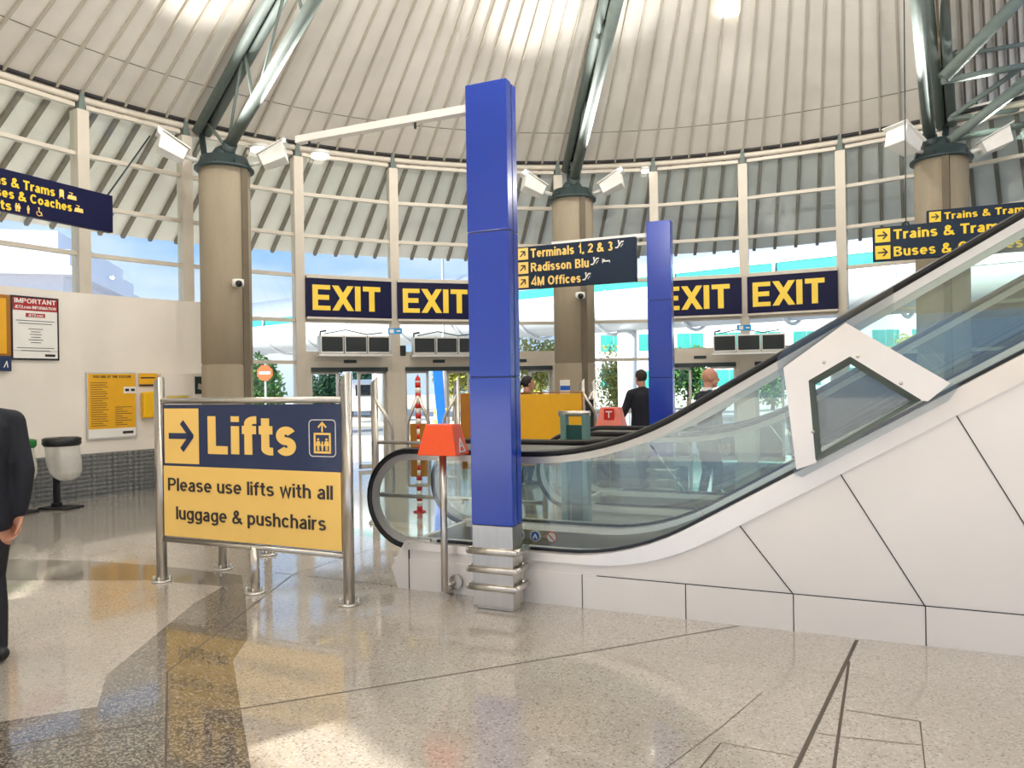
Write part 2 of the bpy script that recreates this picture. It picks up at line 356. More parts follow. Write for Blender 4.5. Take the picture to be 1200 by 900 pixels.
def glyph(ch, w):
    """strokes (centre lines) of one grotesque letter, cap height 1, and its width"""
    h = w / 2; X = .74; r = .28 - h; q = X / 2 - h; v = w * .9 / 2
    bowl = arc(.28, X / 2, r, q, 0, 360, 26)
    ry = (X / 2 - v) / 2
    def ess(W, H):
        R = (H / 2 - v) / 2; a = W / 2 - h
        return [arc(W / 2, H - v - R, a, R, 25, 270, 16) + arc(W / 2, v + R, a, R, 90, -155, 16)[1:]]
    def arch(x0, x1, top, y0=0.0):
        rr = (x1 - x0) / 2
        return arc(x0 + rr, top - v - .22, rr, .22, 180, 0, 14) + [(x1, y0)]
    G = {
        'a': ([[(.50 - h, 0), (.50 - h, X * .66)] + arc(.27, X * .66, .23 - h, X * .34 - v, 0, 160)[1:], [(.50 - h, X * .56), (.26, X * .545)] + arc(.24, X * .275, .24 - h, X * .27 - v + .01, 90, 270) + arc(.30, X * .30, .20 - h, X * .30 - v, -90, 0)], .52),
        'b': ([[(h, 0), (h, 1)], bowl], .56), 'd': ([[(.56 - h, 0), (.56 - h, 1)], bowl], .56), 'p': ([[(h, -.26), (h, X)], bowl], .56),
        'c': ([arc(.28, X / 2, r, q, 38, 322, 22)], .53), 'e': ([[(h, X / 2), (.56 - h, X / 2)] + arc(.28, X / 2, r, q, 0, 318, 22)[1:]], .56),
        'o': ([bowl], .56), 's': (ess(.50, X), .50), 'S': (ess(.64, 1), .64),
        'f': ([[(.16, 0), (.16, .80)] + arc(.16 + .17, .80, .17, .20 - v, 180, 90)[1:] + [(.38, 1 - v)], [(0, X - v), (.37, X - v)]], .36),
        't': ([[(.16, .95), (.16, .17)] + arc(.16 + .15, .17, .15, .17 - v, 180, 270)[1:] + [(.36, v)], [(0, X - v), (.35, X - v)]], .35),
        'i': ([[(h, 0), (h, X)], [(h, .85), (h, 1.0)]], w), 'l': ([[(h, 0), (h, 1)]], w),
        'n': ([[(h, 0), (h, X)], arch(h, .52 - h, X)], .52), 'h': ([[(h, 0), (h, 1)], arch(h, .52 - h, X)], .52),
        'm': ([[(h, 0), (h, X)], arch(h, .425, X), arch(.425, .85 - h, X)], .85),
        'r': ([[(h, 0), (h, X)], arc(h + .24, X - v - .22, .24, .22, 180, 82, 8)], .36),
        'u': ([[(h, X), (h, .22 + v)] + arc(.26, .22 + v, .26 - h, .22, 180, 360)[1:], [(.52 - h, X), (.52 - h, 0)]], .52),
        'w': ([[(h * .8, X), (.20, v * .2), (.385, X - .02), (.57, v * .2), (.77 - h * .8, X)]], .77),
        'g': ([bowl, [(.56 - h, X), (.56 - h, -.05)] + arc(.28, -.05, r, .21 - v, 0, -150)[1:]], .56),
        'A': ([[(h * .7, 0), (.35, 1 - v * .3), (.70 - h * .7, 0)], [(.16, .30), (.54, .30)]], .70),
        'B': ([[(.34, v), (h, v), (h, 1 - v), (.34, 1 - v)] + arc(.34, .75, .24 - h + .02, .25 - v, 90, -90)[1:] + [(h, .5)], arc(.36, .26, .26 - h + .02, .26 - v, 90, -90)], .64), 
        'C': ([arc(.36, .5, .36 - h, .5 - v, 42, 318, 24)], .70), 'O': ([arc(.38, .5, .38 - h, .5 - v, 0, 360, 30)], .76),
        'E': ([[(.60, v), (h, v), (h, 1 - v), (.60, 1 - v)], [(h, .51), (.56, .51)]], .62), 'F': ([[(h, 0), (h, 1 - v), (.58, 1 - v)], [(h, .48), (.52, .48)]], .58),
        'H': ([[(h, 0), (h, 1)], [(.66 - h, 0), (.66 - h, 1)], [(h, .52), (.66 - h, .52)]], .66), 'I': ([[(h, 0), (h, 1)]], w),
        'J': ([[(.48 - h, 1), (.48 - h, .28)] + arc(.24, .28, .24 - h, .28 - v, 0, -180)[1:]], .48), 'L': ([[(h, 1), (h, v), (.54, v)]], .55),
        'M': ([[(h, 0), (h, 1 - .02)], [(h, 1 - v * .4), (.40, .10), (.80 - h, 1 - v * .4)], [(.80 - h, 1 - .02), (.80 - h, 0)]], .80),
        'N': ([[(h, 0), (h, 1)], [(h, .96), (.68 - h, .04)], [(.68 - h, 0), (.68 - h, 1)]], .68),
        'P': ([[(h, 0), (h, 1 - v), (.34, 1 - v)] + arc(.34, .70, .26 - h + .02, .30 - v, 90, -90)[1:] + [(h, .40 + v)]], .62),
        'R': ([[(h, 0), (h, 1 - v), (.36, 1 - v)] + arc(.36, .72, .26 - h + .02, .28 - v, 90, -90)[1:] + [(h, .44 + v)], [(.38, .46), (.58, 0)]], .66),
        'T': ([[(0, 1 - v), (.62, 1 - v)], [(.31, 1 - v), (.31, 0)]], .62), 'U': ([[(h, 1), (h, .30)] + arc(.34, .30, .34 - h, .30 - v, 180, 360)[1:] + [(.68 - h, 1)]], .68),
        'X': ([[(h * .7, 0), (.66 - h * .7, 1)], [(h * .7, 1), (.66 - h * .7, 0)]], .66), 'Y': ([[(h * .6, 1), (.33, .42), (.66 - h * .6, 1)], [(.33, .45), (.33, 0)]], .66),
        '1': ([[(.10, .74), (.22, .78), (.30, 1), (.30, 0)]], .42), '2': ([arc(.28, .70, .28 - h, .30 - v, 170, -20, 14) + [(.07, v + .02), (.07, v), (.55, v)]], .56),
        '3': ([arc(.28, .745, .25 - h, .255 - v, 150, -90, 14), arc(.28, .27, .28 - h, .27 - v, 90, -150, 14)], .56),
        '4': ([[(.44, 0), (.44, 1), (.03, .30), (.03, .24), (.60, .24)]], .60), ',': ([[(h, .15), (h, .02), (h - .05, -.12)]], w), '.': ([[(h, 0), (h, w)]], w),
        '&': ([spline([(.72, .01), (.46, .31), (.23, .60), (.18, .79), (.31, 1 - v), (.44, .80), (.36, .62), (.14, .41), (h, .24), (.13, .08), (.29, v), (.47, .14), (.62, .44)])], .72),
    }
    return G[ch]
def ribbon(P, w):
    P = [Vector(p) for k, p in enumerate(P) if k == 0 or (Vector(p) - Vector(P[k - 1])).length > 1e-5]
    closed = (P[0] - P[-1]).length < 1e-4 and len(P) > 8
    n = len(P); out = []
    for i in range(n):
        a = P[i] - P[i - 1] if i else (P[0] - P[-2] if closed else P[1] - P[0])
        b = P[i + 1] - P[i] if i < n - 1 else (P[1] - P[0] if closed else a)
        a, b = a.normalized(), b.normalized(); na, nb_ = Vector((-a.y, a.x)), Vector((-b.y, b.x)); m = (na + nb_)
        m = m.normalized() if m.length > .2 else na
        k = 1 / max(.42, m.dot(na)); o = m * k * w / 2
        if n <= 5 and i in (0, n - 1) and not closed:      # diagonal strokes end level with the line of text
            dd = a if i else b
            if abs(dd.x) > 1e-3 and abs(dd.y) > .7 * abs(dd.x): o = Vector((-(w / 2) / dd.y, 0))
        out.append((P[i] + o, P[i] - o))
    return out
def text_geo(string, w):
    key = (string, w)
    if key in _tc: return _tc[key]
    vs, fs, x = [], [], 0.0; gap = max(.06, .13 - w * .25)
    for ch in string:
        if ch == ' ': x += .34; continue
        st, adv = glyph(ch, w)
        for si, P in enumerate(st):
            R = ribbon(P, w * (.93 if len(P) > 3 else 1.0)); o = len(vs)
            for ri, (a, b) in enumerate(R): zt = 1 + .18 * si + .003 * ri; vs += [(x + a.x, a.y, 0), (x + b.x, b.y, 0), (x + a.x, a.y, zt), (x + b.x, b.y, zt)]
            for i in range(len(R) - 1):
                p, q = o + 4 * i, o + 4 * i + 4
                fs += [(p + 2, p + 3, q + 3, q + 2), (p, p + 2, q + 2, q), (p + 1, q + 1, q + 3, p + 3)]
        x += adv + gap
    _tc[key] = (vs, fs, 1.0)
    return _tc[key]

class Lines:
    '''each line of lettering and each symbol becomes a part of its own'''
    def __init__(s, parent, m, name='lettering'): s.p, s.m_, s.n = parent, m, name
    def __getattr__(s, fn):
        def go(*a, **k):
            mb = MB(); getattr(mb, fn)(*a, **k); mb.build(s.n, s.m_, s.p)
        return go
    def icon(s, f, *a): mb = MB(); f(mb, *a); mb.build(s.n, s.m_, s.p)
def tag(o, label=None, cat=None, group=None, kind=None):
    if label: o['label'] = label
    if cat: o['category'] = cat
    if group: o['group'] = group
    if kind: o['kind'] = kind
    return o
def thing(name, label, cat, loc=(0, 0, 0), rz=0, group=None):
    o = bpy.data.objects.new(name, None); COL.objects.link(o); o.empty_display_size = 0.1
    o.location = loc; o.rotation_euler = (0, 0, rz)
    return tag(o, label, cat, group)
def struct(o): o['kind'] = 'structure'; return o
def dup(root, label, loc, rz=None, group=None):
    def cp(o, par):
        c = o.copy(); COL.objects.link(c); c.parent = par
        for ch in list(o.children): cp(ch, c)
        return c
    r = cp(root, None); r.location = loc
    if rz is not None: r.rotation_euler = (0, 0, rz)
    r['label'] = label
    if group: r['group'] = group
    return r
def ringrz(deg): return -math.radians(deg)

# ------------------------------------------------------------------ the setting: floor
fb = MB()
n = 72
fb._add([ringp(360 * k / n, 11.0, -0.0) for k in range(n)] + [ringp(360 * k / n, 11.0, -0.15) for k in range(n)],
        [tuple(range(n))] + [(k, (k + 1) % n, n + (k + 1) % n, n + k) for k in range(n)])
fb.m = 1
def floor_poly(pts, z):
    P = [onfloor(x, y, z) for x, y in pts]
    fb._add(P, [tuple(range(len(P)))])
floor_poly([(-60, 653), (0, 655), (100, 657), (188, 663), (283, 674), (262, 687), (175, 680), (90, 680), (0, 680), (-60, 681)], 0.001)
floor_poly([(262, 687), (283, 674), (288, 703), (290, 749), (273, 774), (227, 707)], 0.001)
floor_poly([(227, 707), (273, 774), (281, 824), (114, 828), (125, 791)], 0.001)
floor_poly([(114, 828), (281, 824), (294, 900), (302, 960), (-80, 960), (-80, 858), (0, 846)], 0.001)
fb.m = 2
def joint(pts, w):
    P = [onfloor(x, y, 0.0015) for x, y in pts]
    for a, b in zip(P[:-1], P[1:]):
        d = (b - a).normalized(); r = Vector((-d.y, d.x, 0)) * w / 2
        fb._add([a - r, a + r, b + r, b - r], [(0, 1, 2, 3)])
joint([(-40, 884), (0, 876), (500, 795), (700, 762), (867, 733)], 0.008)
joint([(342, 674), (196, 787), (193, 960)], 0.010)
joint([(323, 671), (462, 686)], 0.008); joint([(344, 673), (430, 645), (560, 622)], 0.006)
joint([(1004, 750), (933, 898), (915, 940)], 0.020); joint([(995, 775), (983, 858), (976, 910)], 0.014)
joint([(992, 832), (1078, 845), (1084, 898), (1088, 930)], 0.005); joint([(952, 858), (985, 863), (1080, 873)], 0.004)
joint([(845, 870), (821, 899), (800, 925)], 0.006); joint([(894, 810), (845, 852), (760, 915)], 0.003)
joint([(845, 870), (930, 886)], 0.003); joint([(440, 647), (425, 900)], 0.0) if False else None
floor = struct(fb.build('floor', ['floor', 'floor_dark', 'joint']))

# ------------------------------------------------------------------ the setting: conical roof
MUL = [-88.0, -77.0, -66.0, -55.1, -45.2, -33.2, -22.05, -11.7, -1.6, 10.2, 20.75, 31.5, 41.6, 52.4, 63.2, 74, 85]
STEP = 360.0 / 166
rb = MB()
ribs_deg = []
for a, b in zip(MUL[:-1], MUL[1:]):
    ribs_deg += [a + (b - a) * k / 5 for k in range(5)]
ribs_deg.append(MUL[-1])
back0, back1 = MUL[-1], 360 + MUL[0]
nb = 42
ribs_deg += [back0 + (back1 - back0) * k / nb for k in range(1, nb)]
WT = 0.80
for i, a in enumerate(ribs_deg):
    b = ribs_deg[(i + 1) % len(ribs_deg)]
    if b < a: b += 360
    front_open = 42.0 < (a + b) / 2 < 63.2
    rb.m = 0
    for w0, w1 in ((-0.245, 0.0), (0.0, 0.068), (0.069, 0.36), (0.361, WT)):
        if front_open and w0 >= 0: continue
        q = [roofp(a, w0), roofp(b, w0), roofp(b, w1), roofp(a, w1)]
        rb.hexa(q, [p + Vector((0, 0, 0.12)) for p in q])
    rb.m = 3
    if not front_open:
        for w in (0.068, 0.36):
            q = [roofp(a, w, .004), roofp(b, w, .004), roofp(b, w + .0012, .004), roofp(a, w + .0012, .004)]
            rb._add(q, [(0, 1, 2, 3)])
    # standing seam at angle a, inside and out
    t = Vector((math.cos(math.radians(a)), -math.sin(math.radians(a)), 0))
    rb.m = 1
    if not (42.5 < a < 63):
        p0, p1 = roofp(a, 0.006, 0.02), roofp(a, WT, 0.02)
        rb.bar(p0, p1, 0.03, 0.07)
    rb.m = 2
    p0, p1 = roofp(a, -0.244, 0.025), roofp(a, -0.004, 0.025)
    rb.bar(p0, p1, 0.065, 0.09)
ceiling = struct(rb.build('ceiling', ['panel', 'rib', 'rib_dark', 'seam']))

# eave ring: light tube with a dark strip above it
eb = MB()
degs = [-92 + 2 * k for k in range(90)]
eb.tube([ringp(d, RR - 0.02, EAVE - 0.06) for d in degs], 0.055, 8)
eb.m = 1
eb.tube([ringp(d, RR - 0.06, EAVE + 0.03) for d in degs], 0.035, 6)
struct(eb.build('trim_1', ['mullion', 'blackgap']))

# mullion posts, each with its pin bracket
tn = 2
for d in MUL:
    mb = MB()
    mb.box(-0.085, 0.085, -0.12, 0.12, 0.0, EAVE - 0.24)
    mb.m = 1
    mb.prism([(-0.05, EAVE - 0.24), (0.05, EAVE - 0.24), (0.025, EAVE + 0.1), (-0.025, EAVE + 0.1)], -0.1, 0.02)
    struct(mb.build('trim_%d' % tn, ['mullion', 'steel_green'], None, ringp(d), ringrz(d))); tn += 1

# glazing, bay by bay
TRANS = [5.16, 4.40, 3.66, 2.83]
DOORBAYS = {5, 6, 7, 9, 10}
wn_, dn_ = 1, 1
for i, (a, b) in enumerate(zip(MUL[:-1], MUL[1:])):
    pa, pb = ringp(a), ringp(b); mid = (pa + pb) / 2; W = (pb - pa).length; rz = math.atan2((pb - pa).y, (pb - pa).x)
    h = W / 2 - 0.085
    zlow = 3.0 if i < 4 else (2.2 if i in DOORBAYS else 0.0)
    r = struct(thing('window_%d' % wn_, None, None, mid, rz)); wn_ += 1
    fr = MB()
    tz = [z for z in TRANS if z > zlow + 0.2] + ([2.06, 1.0] if zlow == 0 else [])
    for z in tz: fr.box(-h, h, -0.05, 0.05, z - 0.03, z + 0.03)
    fr.box(-h, h, -0.05, 0.05, zlow, zlow + 0.06); fr.box(-h, h, -0.04, 0.04, EAVE - 0.2, EAVE - 0.14)
    fr.build('window_frame', 'mullion', r)
    gm = MB(); gm.box(-h, h, -0.006, 0.006, zlow + 0.05, EAVE - 0.15)
    gm.build('window_pane', 'pane', r)
    if i in DOORBAYS:
        r = struct(thing('door_%d' % dn_, None, None, mid, rz)); dn_ += 1
        hd = MB()
        hd.box(-h, h, -0.1, 0.1, 1.95, 2.2); hd.box(-h, -h + 0.1, -0.1, 0.1, 0, 1.95); hd.box(h - 0.1, h, -0.1, 0.1, 0, 1.95)
        hd.m = 1; hd.box(-h + 0.1, h - 0.1, -0.13, -0.1, 1.88, 1.96); hd.box(-0.12, 0.12, -0.115, -0.1, 2.04, 2.10)
        hd.build('door_header', ['mullion', 'steel_dark'], r)
        for sx, nm in ((-1, 'sliding_leaf'), (1, 'sliding_leaf')):
            lf = MB(); x0, x1 = (-h + 0.1, -0.18) if sx < 0 else (0.18, h - 0.1)
            yo = 0.03
            for q in ((x0, x0 + .05, 0.02, 1.9), (x1 - .05, x1, 0.02, 1.9), (x0, x1, 0.02, 0.10), (x0, x1, 1.84, 1.9)): lf.box(q[0], q[1], yo, yo + .04, q[2], q[3])
            lo = lf.build(nm, 'alu', r)
            gp = MB(); gp.box(x0 + .05, x1 - .05, yo + .015, yo + .025, 0.1, 1.84); gp.build('leaf_glass', 'pane', lo)

# left wall: white curved wall with studded skirt
def arcwall(r0, r1, d0, d1, z0, z1, name, mtl, seg=20):
    mb = MB()
    for k in range(seg):
        a, b = d0 + (d1 - d0) * k / seg, d0 + (d1 - d0) * (k + 1) / seg
        q = [ringp(a, r0, z0), ringp(b, r0, z0), ringp(b, r1, z0), ringp(a, r1, z0)]
        mb.hexa(q, [p + Vector((0, 0, z1 - z0)) for p in q])
    return struct(mb.build(name, mtl))
arcwall(9.22, 9.32, -90, -42.5, 0, 3.05, 'wall_left', 'wall')
arcwall(9.20, 9.225, -90, -42.5, 0, 0.66, 'baseboard_left', 'stud')
# wall behind the viewer: unseen, opening and slots shaped to place floor sun patches
wb = MB()
def wseg(a, b, z0, z1):
    q = [ringp(a, RR, z0), ringp(b, RR, z0), ringp(b, RR + .15, z0), ringp(a, RR + .15, z0)]
    wb.hexa(q, [p + Vector((0, 0, z1 - z0)) for p in q])
SUN_SLOTS = [(225.2, 229.3, 2.72, 2.98), (251.0, 258.0, 2.18, 2.32), (262, 269.0, 1.84, 1.92), (259.0, 261.8, 2.0, 2.10)]
edges = sorted({86, 272} | {v for q in SUN_SLOTS for v in q[:2]} | set(range(90, 272, 4)))
for a, b in zip(edges[:-1], edges[1:]):
    hit = [q for q in SUN_SLOTS if q[0] <= (a + b) / 2 <= q[1]]
    low = 2.6 if (a + b) / 2 < 208 else (2.15 if (a + b) / 2 < 243 else 0.0)
    if hit: wseg(a, b, low, hit[0][2]); wseg(a, b, hit[0][3], 4.0)
    else: wseg(a, b, low, 4.0)
struct(wb.build('wall_back_sun_mask', 'wall'))

# ------------------------------------------------------------------ the setting: outside ground
gb = MB(); gb.box(-90, 90, -60, 140, -0.3, -0.16)
struct(gb.build('forecourt_ground', 'paving'))
gb = MB(); gb.box(-80, 80, 24.5, 33, -0.16, -0.12)
gb.m = 1; gb.box(-80, 80, 24.8, 24.95, -0.12, -0.115); gb.box(-80, 80, 32.6, 32.75, -0.12, -0.115)
struct(gb.build('road', ['asphalt', 'linepaint']))
gb = MB(); gb.box(-80, 80, 24.1, 24.5, -0.16, 0.0); gb.box(-80, 80, 33, 33.5, -0.16, 0.0)
struct(gb.build('kerb_strip', 'kerb'))

# ------------------------------------------------------------------ columns with collars, uplights and trusses
COLS = [(-44.0, 'left'), (-0.4, 'middle'), (43.0, 'right')]
def make_column(deg, label):
    r = thing('concrete_column', label, 'column', ringp(deg, 8.3), ringrz(deg), 'concrete roof columns')
    mb = MB(); mb.lathe([(0.385, 0), (0.385, 1.95), (0.375, 1.96), (0.375, 1.99), (0.385, 2.0), (0.385, 5.05), (0.0, 5.05)], seg=40)
    mb.m = 1; mb.box(0.10, 0.20, -0.39, -0.33, 0, 5.05)
    mb.build('shaft', ['concrete', 'concrete_dark'], r)
    mb = MB(); mb.lathe([(0.0, 5.04), (0.45, 5.04), (0.45, 5.08), (0.39, 5.10), (0.36, 5.24), (0.30, 5.26), (0.0, 5.26)], seg=32)
    for k in range(8):
        a = 2 * PI * k / 8
        mb.hexa([(0.3 * math.cos(a) - .01 * math.sin(a), 0.3 * math.sin(a) + .01 * math.cos(a), 5.08), (0.44 * math.cos(a) - .01 * math.sin(a), 0.44 * math.sin(a) + .01 * math.cos(a), 5.08),
                 (0.44 * math.cos(a) + .01 * math.sin(a), 0.44 * math.sin(a) - .01 * math.cos(a), 5.08), (0.3 * math.cos(a) + .01 * math.sin(a), 0.3 * math.sin(a) - .01 * math.cos(a), 5.08)],
                [(0.3 * math.cos(a) - .01 * math.sin(a), 0.3 * math.sin(a) + .01 * math.cos(a), 5.24), (0.34 * math.cos(a) - .01 * math.sin(a), 0.34 * math.sin(a) + .01 * math.cos(a), 5.24),
                 (0.34 * math.cos(a) + .01 * math.sin(a), 0.34 * math.sin(a) - .01 * math.cos(a), 5.24), (0.3 * math.cos(a) + .01 * math.sin(a), 0.3 * math.sin(a) - .01 * math.cos(a), 5.24)])
    mb.ell((0, 0, 5.25), 0.2, 0.2, 0.2, 16, 8)
    mb.build('collar', 'steel_dark', r)
    return r
make_column(COLS[0][0], 'round concrete column at the end of the white left wall, carrying a roof truss')
make_column(COLS[1][0], 'round concrete column standing behind the navy hanging sign with three arrows')
make_column(COLS[2][0], 'round concrete column at the right, seen behind the escalator glass')

def make_uplight():
    r = thing('uplight', 'x', 'floodlight', (0, 0, 0), 0, 'uplights on the column tops')
    mb = MB()      # local: back of the box at origin, pointing along +x, tipped up
    rot = Matrix.Rotation(-0.42, 4, 'Y')
    def P(x, y, z): return rot @ Vector((x, y, z))
    b = [P(0.12, -0.15, -0.11), P(0.50, -0.20, -0.13), P(0.50, 0.20, -0.13), P(0.12, 0.15, -0.11)]
    t = [P(0.12, -0.15, 0.08), P(0.56, -0.20, 0.13), P(0.56, 0.20, 0.13), P(0.12, 0.15, 0.08)]
    mb.hexa(b, t); o = mb.build('housing', 'camwhite', r, bevel=0.01)
    mb = MB(); mb.bar(P(0.10, -0.17, 0.095), P(0.62, -0.23, 0.14), 0.012, 0.012); mb.hexa([P(0.1, -.19, .085), P(.62, -.24, .135), P(.62, .24, .135), P(.1, .19, .085)], [P(0.1, -.19, .10), P(.62, -.24, .15), P(.62, .24, .15), P(.1, .19, .10)])
    mb.build('lid', 'camwhite', r)
    mb = MB(); mb.tube([(-0.06, 0, 0), P(0.14, 0, -0.01)], 0.035, 10); mb.build('arm', 'camwhite', r)
    return r
def uplamp(base, a):
    ld = bpy.data.lights.new('uplight_and_fill_lamp', 'SPOT'); ld.energy = UPLIGHT_W; ld.spot_size = math.radians(84); ld.spot_blend = 1.0; ld.shadow_soft_size = 0.05; ld.color = (1.0, 0.975, 0.94)
    lo = bpy.data.objects.new('uplight_and_fill_lamp', ld); COL.objects.link(lo)
    lo.location = base + Vector((math.cos(a) * .45, math.sin(a) * .45, 0.38))
    lo.rotation_euler = Vector((RC.x - lo.location.x, RC.y - lo.location.y, 3.6)).to_track_quat('-Z', 'Y').to_euler()
up0 = make_uplight(); first = True
ups = [(0, -150, 'white floodlight box on the left column top, pointing left'), (0, 8, 'white floodlight box on the left column top, pointing right'),
       (1, 192, 'white floodlight box on the middle column top, pointing left'), (1, -18, 'white floodlight box on the middle column top, pointing right'),
       (2, 200, 'white floodlight box on the right column top, pointing left'), (2, -12, 'white floodlight box on the right column top, pointing right')]
for ci, ang, lab in ups:
    deg = COLS[ci][0]; a = math.radians(ang)
    base = ringp(deg, 8.3, 5.16) + Vector((math.cos(a), math.sin(a), 0)) * 0.46
    if first: up0.location = base; up0.rotation_euler = (0, 0, a); up0['label'] = lab; first = False
    else: dup(up0, lab, base, a)
    uplamp(base, a)
# unseen lamps behind the viewer added to brighten the roof
for deg in (88, 132, 176, 220, 264):
    for ang in (-150, 8): uplamp(ringp(deg, 8.3, 5.16), math.radians(ang) - math.radians(deg + 44))

def truss(deg, label, w0=0.02, w1=0.62, deep=1.2, brace=True):
    base = ringp(deg, 8.3)
    r = thing('roof_truss', label, 'truss', base, 0, 'tubular roof trusses')
    t = Vector((math.cos(math.radians(deg)), -math.sin(math.radians(deg)), 0))
    def top(w, k): return roofp(deg, w, 0.30 + 0.08 * w) + t * (0.085 * k) - base
    d = (roofp(deg, 1) - roofp(deg, 0)); d.normalize()
    b0 = ringp(deg, 8.3, 5.32) - base
    def bot(w): return b0 + (roofp(deg, w, deep) - roofp(deg, 0.12, deep)) * 0.985
    for k in (-1, 1):
        mb = MB(); mb.tube([top(w0, k), top(w1, k)], 0.075, 12); mb.build('top_chord', 'steel_green', r)
    mb = MB(); mb.tube([bot(0.12), bot(w1)], 0.09, 12); mb.build('bottom_chord', 'steel_green', r)
    ws = [0.04, 0.16, 0.29, 0.43, 0.57] if brace else []
    for wa, wb_ in zip(ws[:-1], ws[1:]):
        mb = MB(); mb.tube([top(wa, 0), bot(max(wa + .05, .13))], 0.028, 8); mb.build('strut', 'steel_green', r)
        mb = MB(); mb.tube([bot(max(wa + .06, .13)), top(wb_ - .01, 0)], 0.024, 8); mb.build('brace', 'steel_green', r)
    mb = MB(); mb.hexa([top(w0, -1) + Vector((0, 0, .03)), top(w0, 1) + Vector((0, 0, .03)), top(w1, 1) + Vector((0, 0, .03)), top(w1, -1) + Vector((0, 0, .03))],
                       [top(w0, -1) + Vector((0, 0, .08)), top(w0, 1) + Vector((0, 0, .08)), top(w1, 1) + Vector((0, 0, .08)), top(w1, -1) + Vector((0, 0, .08))])
    mb.build('spine_plate', 'steel_dark', r)
    mb = MB(); mb.tube([top(w0, 0) + Vector((0, 0, -.02)), ringp(deg, 8.95, 5.0) - base], 0.05, 10); mb.build('prop', 'steel_dark', r)
    mb = MB(); mb.tube([b0 + Vector((0, 0, -.1)), bot(0.14)], 0.11, 12)
    mb.build('foot', 'steel_dark', r)
    return r
truss(-44.0, 'grey green tubular truss rising from the left column')
truss(-0.4, 'grey green tubular truss rising from the middle column')
truss(42.0, 'grey green tubular truss along the roof edge above the right column', 0.02, 0.62, 1.2, False)

# link roof beyond the right hand truss
lr = MB()
c0, c1, c2, c3 = at(1104, 150, 13.2), at(1480, 120, 15.5), at(1440, -330, 9.8), at(1080, -330, 8.2)
def lq(i, j): return (c0 * (1 - i) + c1 * i) * (1 - j) + (c3 * (1 - i) + c2 * i) * j
for k in range(32):
    q = [lq(k / 32, 0), lq((k + 1) / 32, 0), lq((k + 1) / 32, 1), lq(k / 32, 1)]
    lr.hexa(q, [p + Vector((0, .05, .1)) for p in q])
lr.m = 1
for k in range(33): lr.bar(lq(k / 32, 0) - Vector((0, .03, .03)), lq(k / 32, 1) - Vector((0, .03, .03)), 0.035, 0.05)
link = struct(lr.build('ceiling_link', ['panel', 'rib_dark', 'steel_dark']))
lt = thing('link_roof_truss', 'pale steel tube bracing under the ribbed roof at upper right', 'truss', at(1107, 190, 12.0))
b0 = lt.location.copy()
def ltube(segs, rad, nm, mtl='steel_green'):
    mb = MB()
    for (xa, ya, Ya), (xb, yb, Yb) in segs: mb.tube([at(xa, ya, Ya) - b0, at(xb, yb, Yb) - b0], rad, 10)
    mb.build(nm, mtl, lt)
ltube([((1105, 92, 11.6), (1230, -38, 11.0))], 0.10, 'diagonal_tube')
ltube([((1112, 165, 11.9), (1250, 62, 11.4))], 0.075, 'diagonal_tube')
ltube([((1126, 152, 11.9), (1250, 50, 11.7))], 0.035, 'diagonal_tube')
ltube([((1110, 66, 12.0), (1200, -22, 11.8))], 0.05, 'diagonal_tube')
ltube([((1114, 138, 12.1), (1250, 42, 12.0))], 0.04, 'diagonal_tube')
ltube([((1105, 95, 11.6), (1240, 70, 11.8))], 0.055, 'tie_tube')
ltube([((1110, 67, 12.0), (1240, 45, 12.2))], 0.035, 'tie_tube')
ltube([((1097, 8, 11.4), (1240, -18, 11.6))], 0.055, 'tie_tube')
ltube([((1112, 140, 12.1), (1240, 122, 12.3))], 0.035, 'tie_tube')
ltube([((1110, 165, 12.1), (1240, 138, 12.3))], 0.05, 'tie_tube')

# ------------------------------------------------------------------ escalators
def prof(flat, knee, tl, s0, s1, slope=0.583, nseg=10):
    pts = [(s0, flat)]
    th = math.atan(slope)
    a, b = knee - tl, (knee + tl * math.cos(th), flat + tl * math.sin(th))
    R = tl / math.tan(th / 2)
    for k in range(nseg + 1):
        q = th * k / nseg
        pts.append((a + R * math.sin(q), flat + R * (1 - math.cos(q))))
    pts.append((s1, b[1] + slope * (s1 - b[0])))
    return pts
def zat(P, s):
    for (a, za), (b, zb) in zip(P[:-1], P[1:]):
        if a <= s <= b: return za + (zb - za) * (s - a) / max(b - a, 1e-9)
    return P[-1][1]
S_END = 4.6
HAND = prof(1.07, -1.53, 0.62, -3.17, S_END)
DTOP = prof(0.37, -1.39, 0.48, -3.2, S_END)
DLOW = prof(0.313, -1.226, 0.46, -3.2, S_END)
STEPL = prof(0.03, -1.22, 0.4, -2.0, S_END)
NC = (-3.17, 0.70)
def loop_path(r, P):
    # round the newel from underneath, then up and along
    pts = [(-3.0, NC[1] - r)] + [(NC[0] + r * math.cos(a), NC[1] + r * math.sin(a)) for a in [PI * 1.5 - PI * k / 20 for k in range(21)]]
    return pts
def sweep(mb, path, cs):      # cs: list of (offset along normal, t)
    n = len(path); rings = []
    for i in range(n):
        a, b = path[max(i - 1, 0)], path[min(i + 1, n - 1)]
        d = Vector((b[0] - a[0], b[1] - a[1])).normalized(); nn = Vector((-d.y, d.x))
        rings.append([(path[i][0] + nn.x * o, t, path[i][1] + nn.y * o) for o, t in cs])
    m = len(cs); vs = [p for r in rings for p in r]
    fs = [(i * m + k, i * m + (k + 1) % m, (i + 1) * m + (k + 1) % m, (i + 1) * m + k) for i in range(n - 1) for k in range(m)]
    fs += [tuple(range(m)), tuple((n - 1) * m + k for k in range(m))]
    mb._add(vs, fs, False)
WID = 1.17
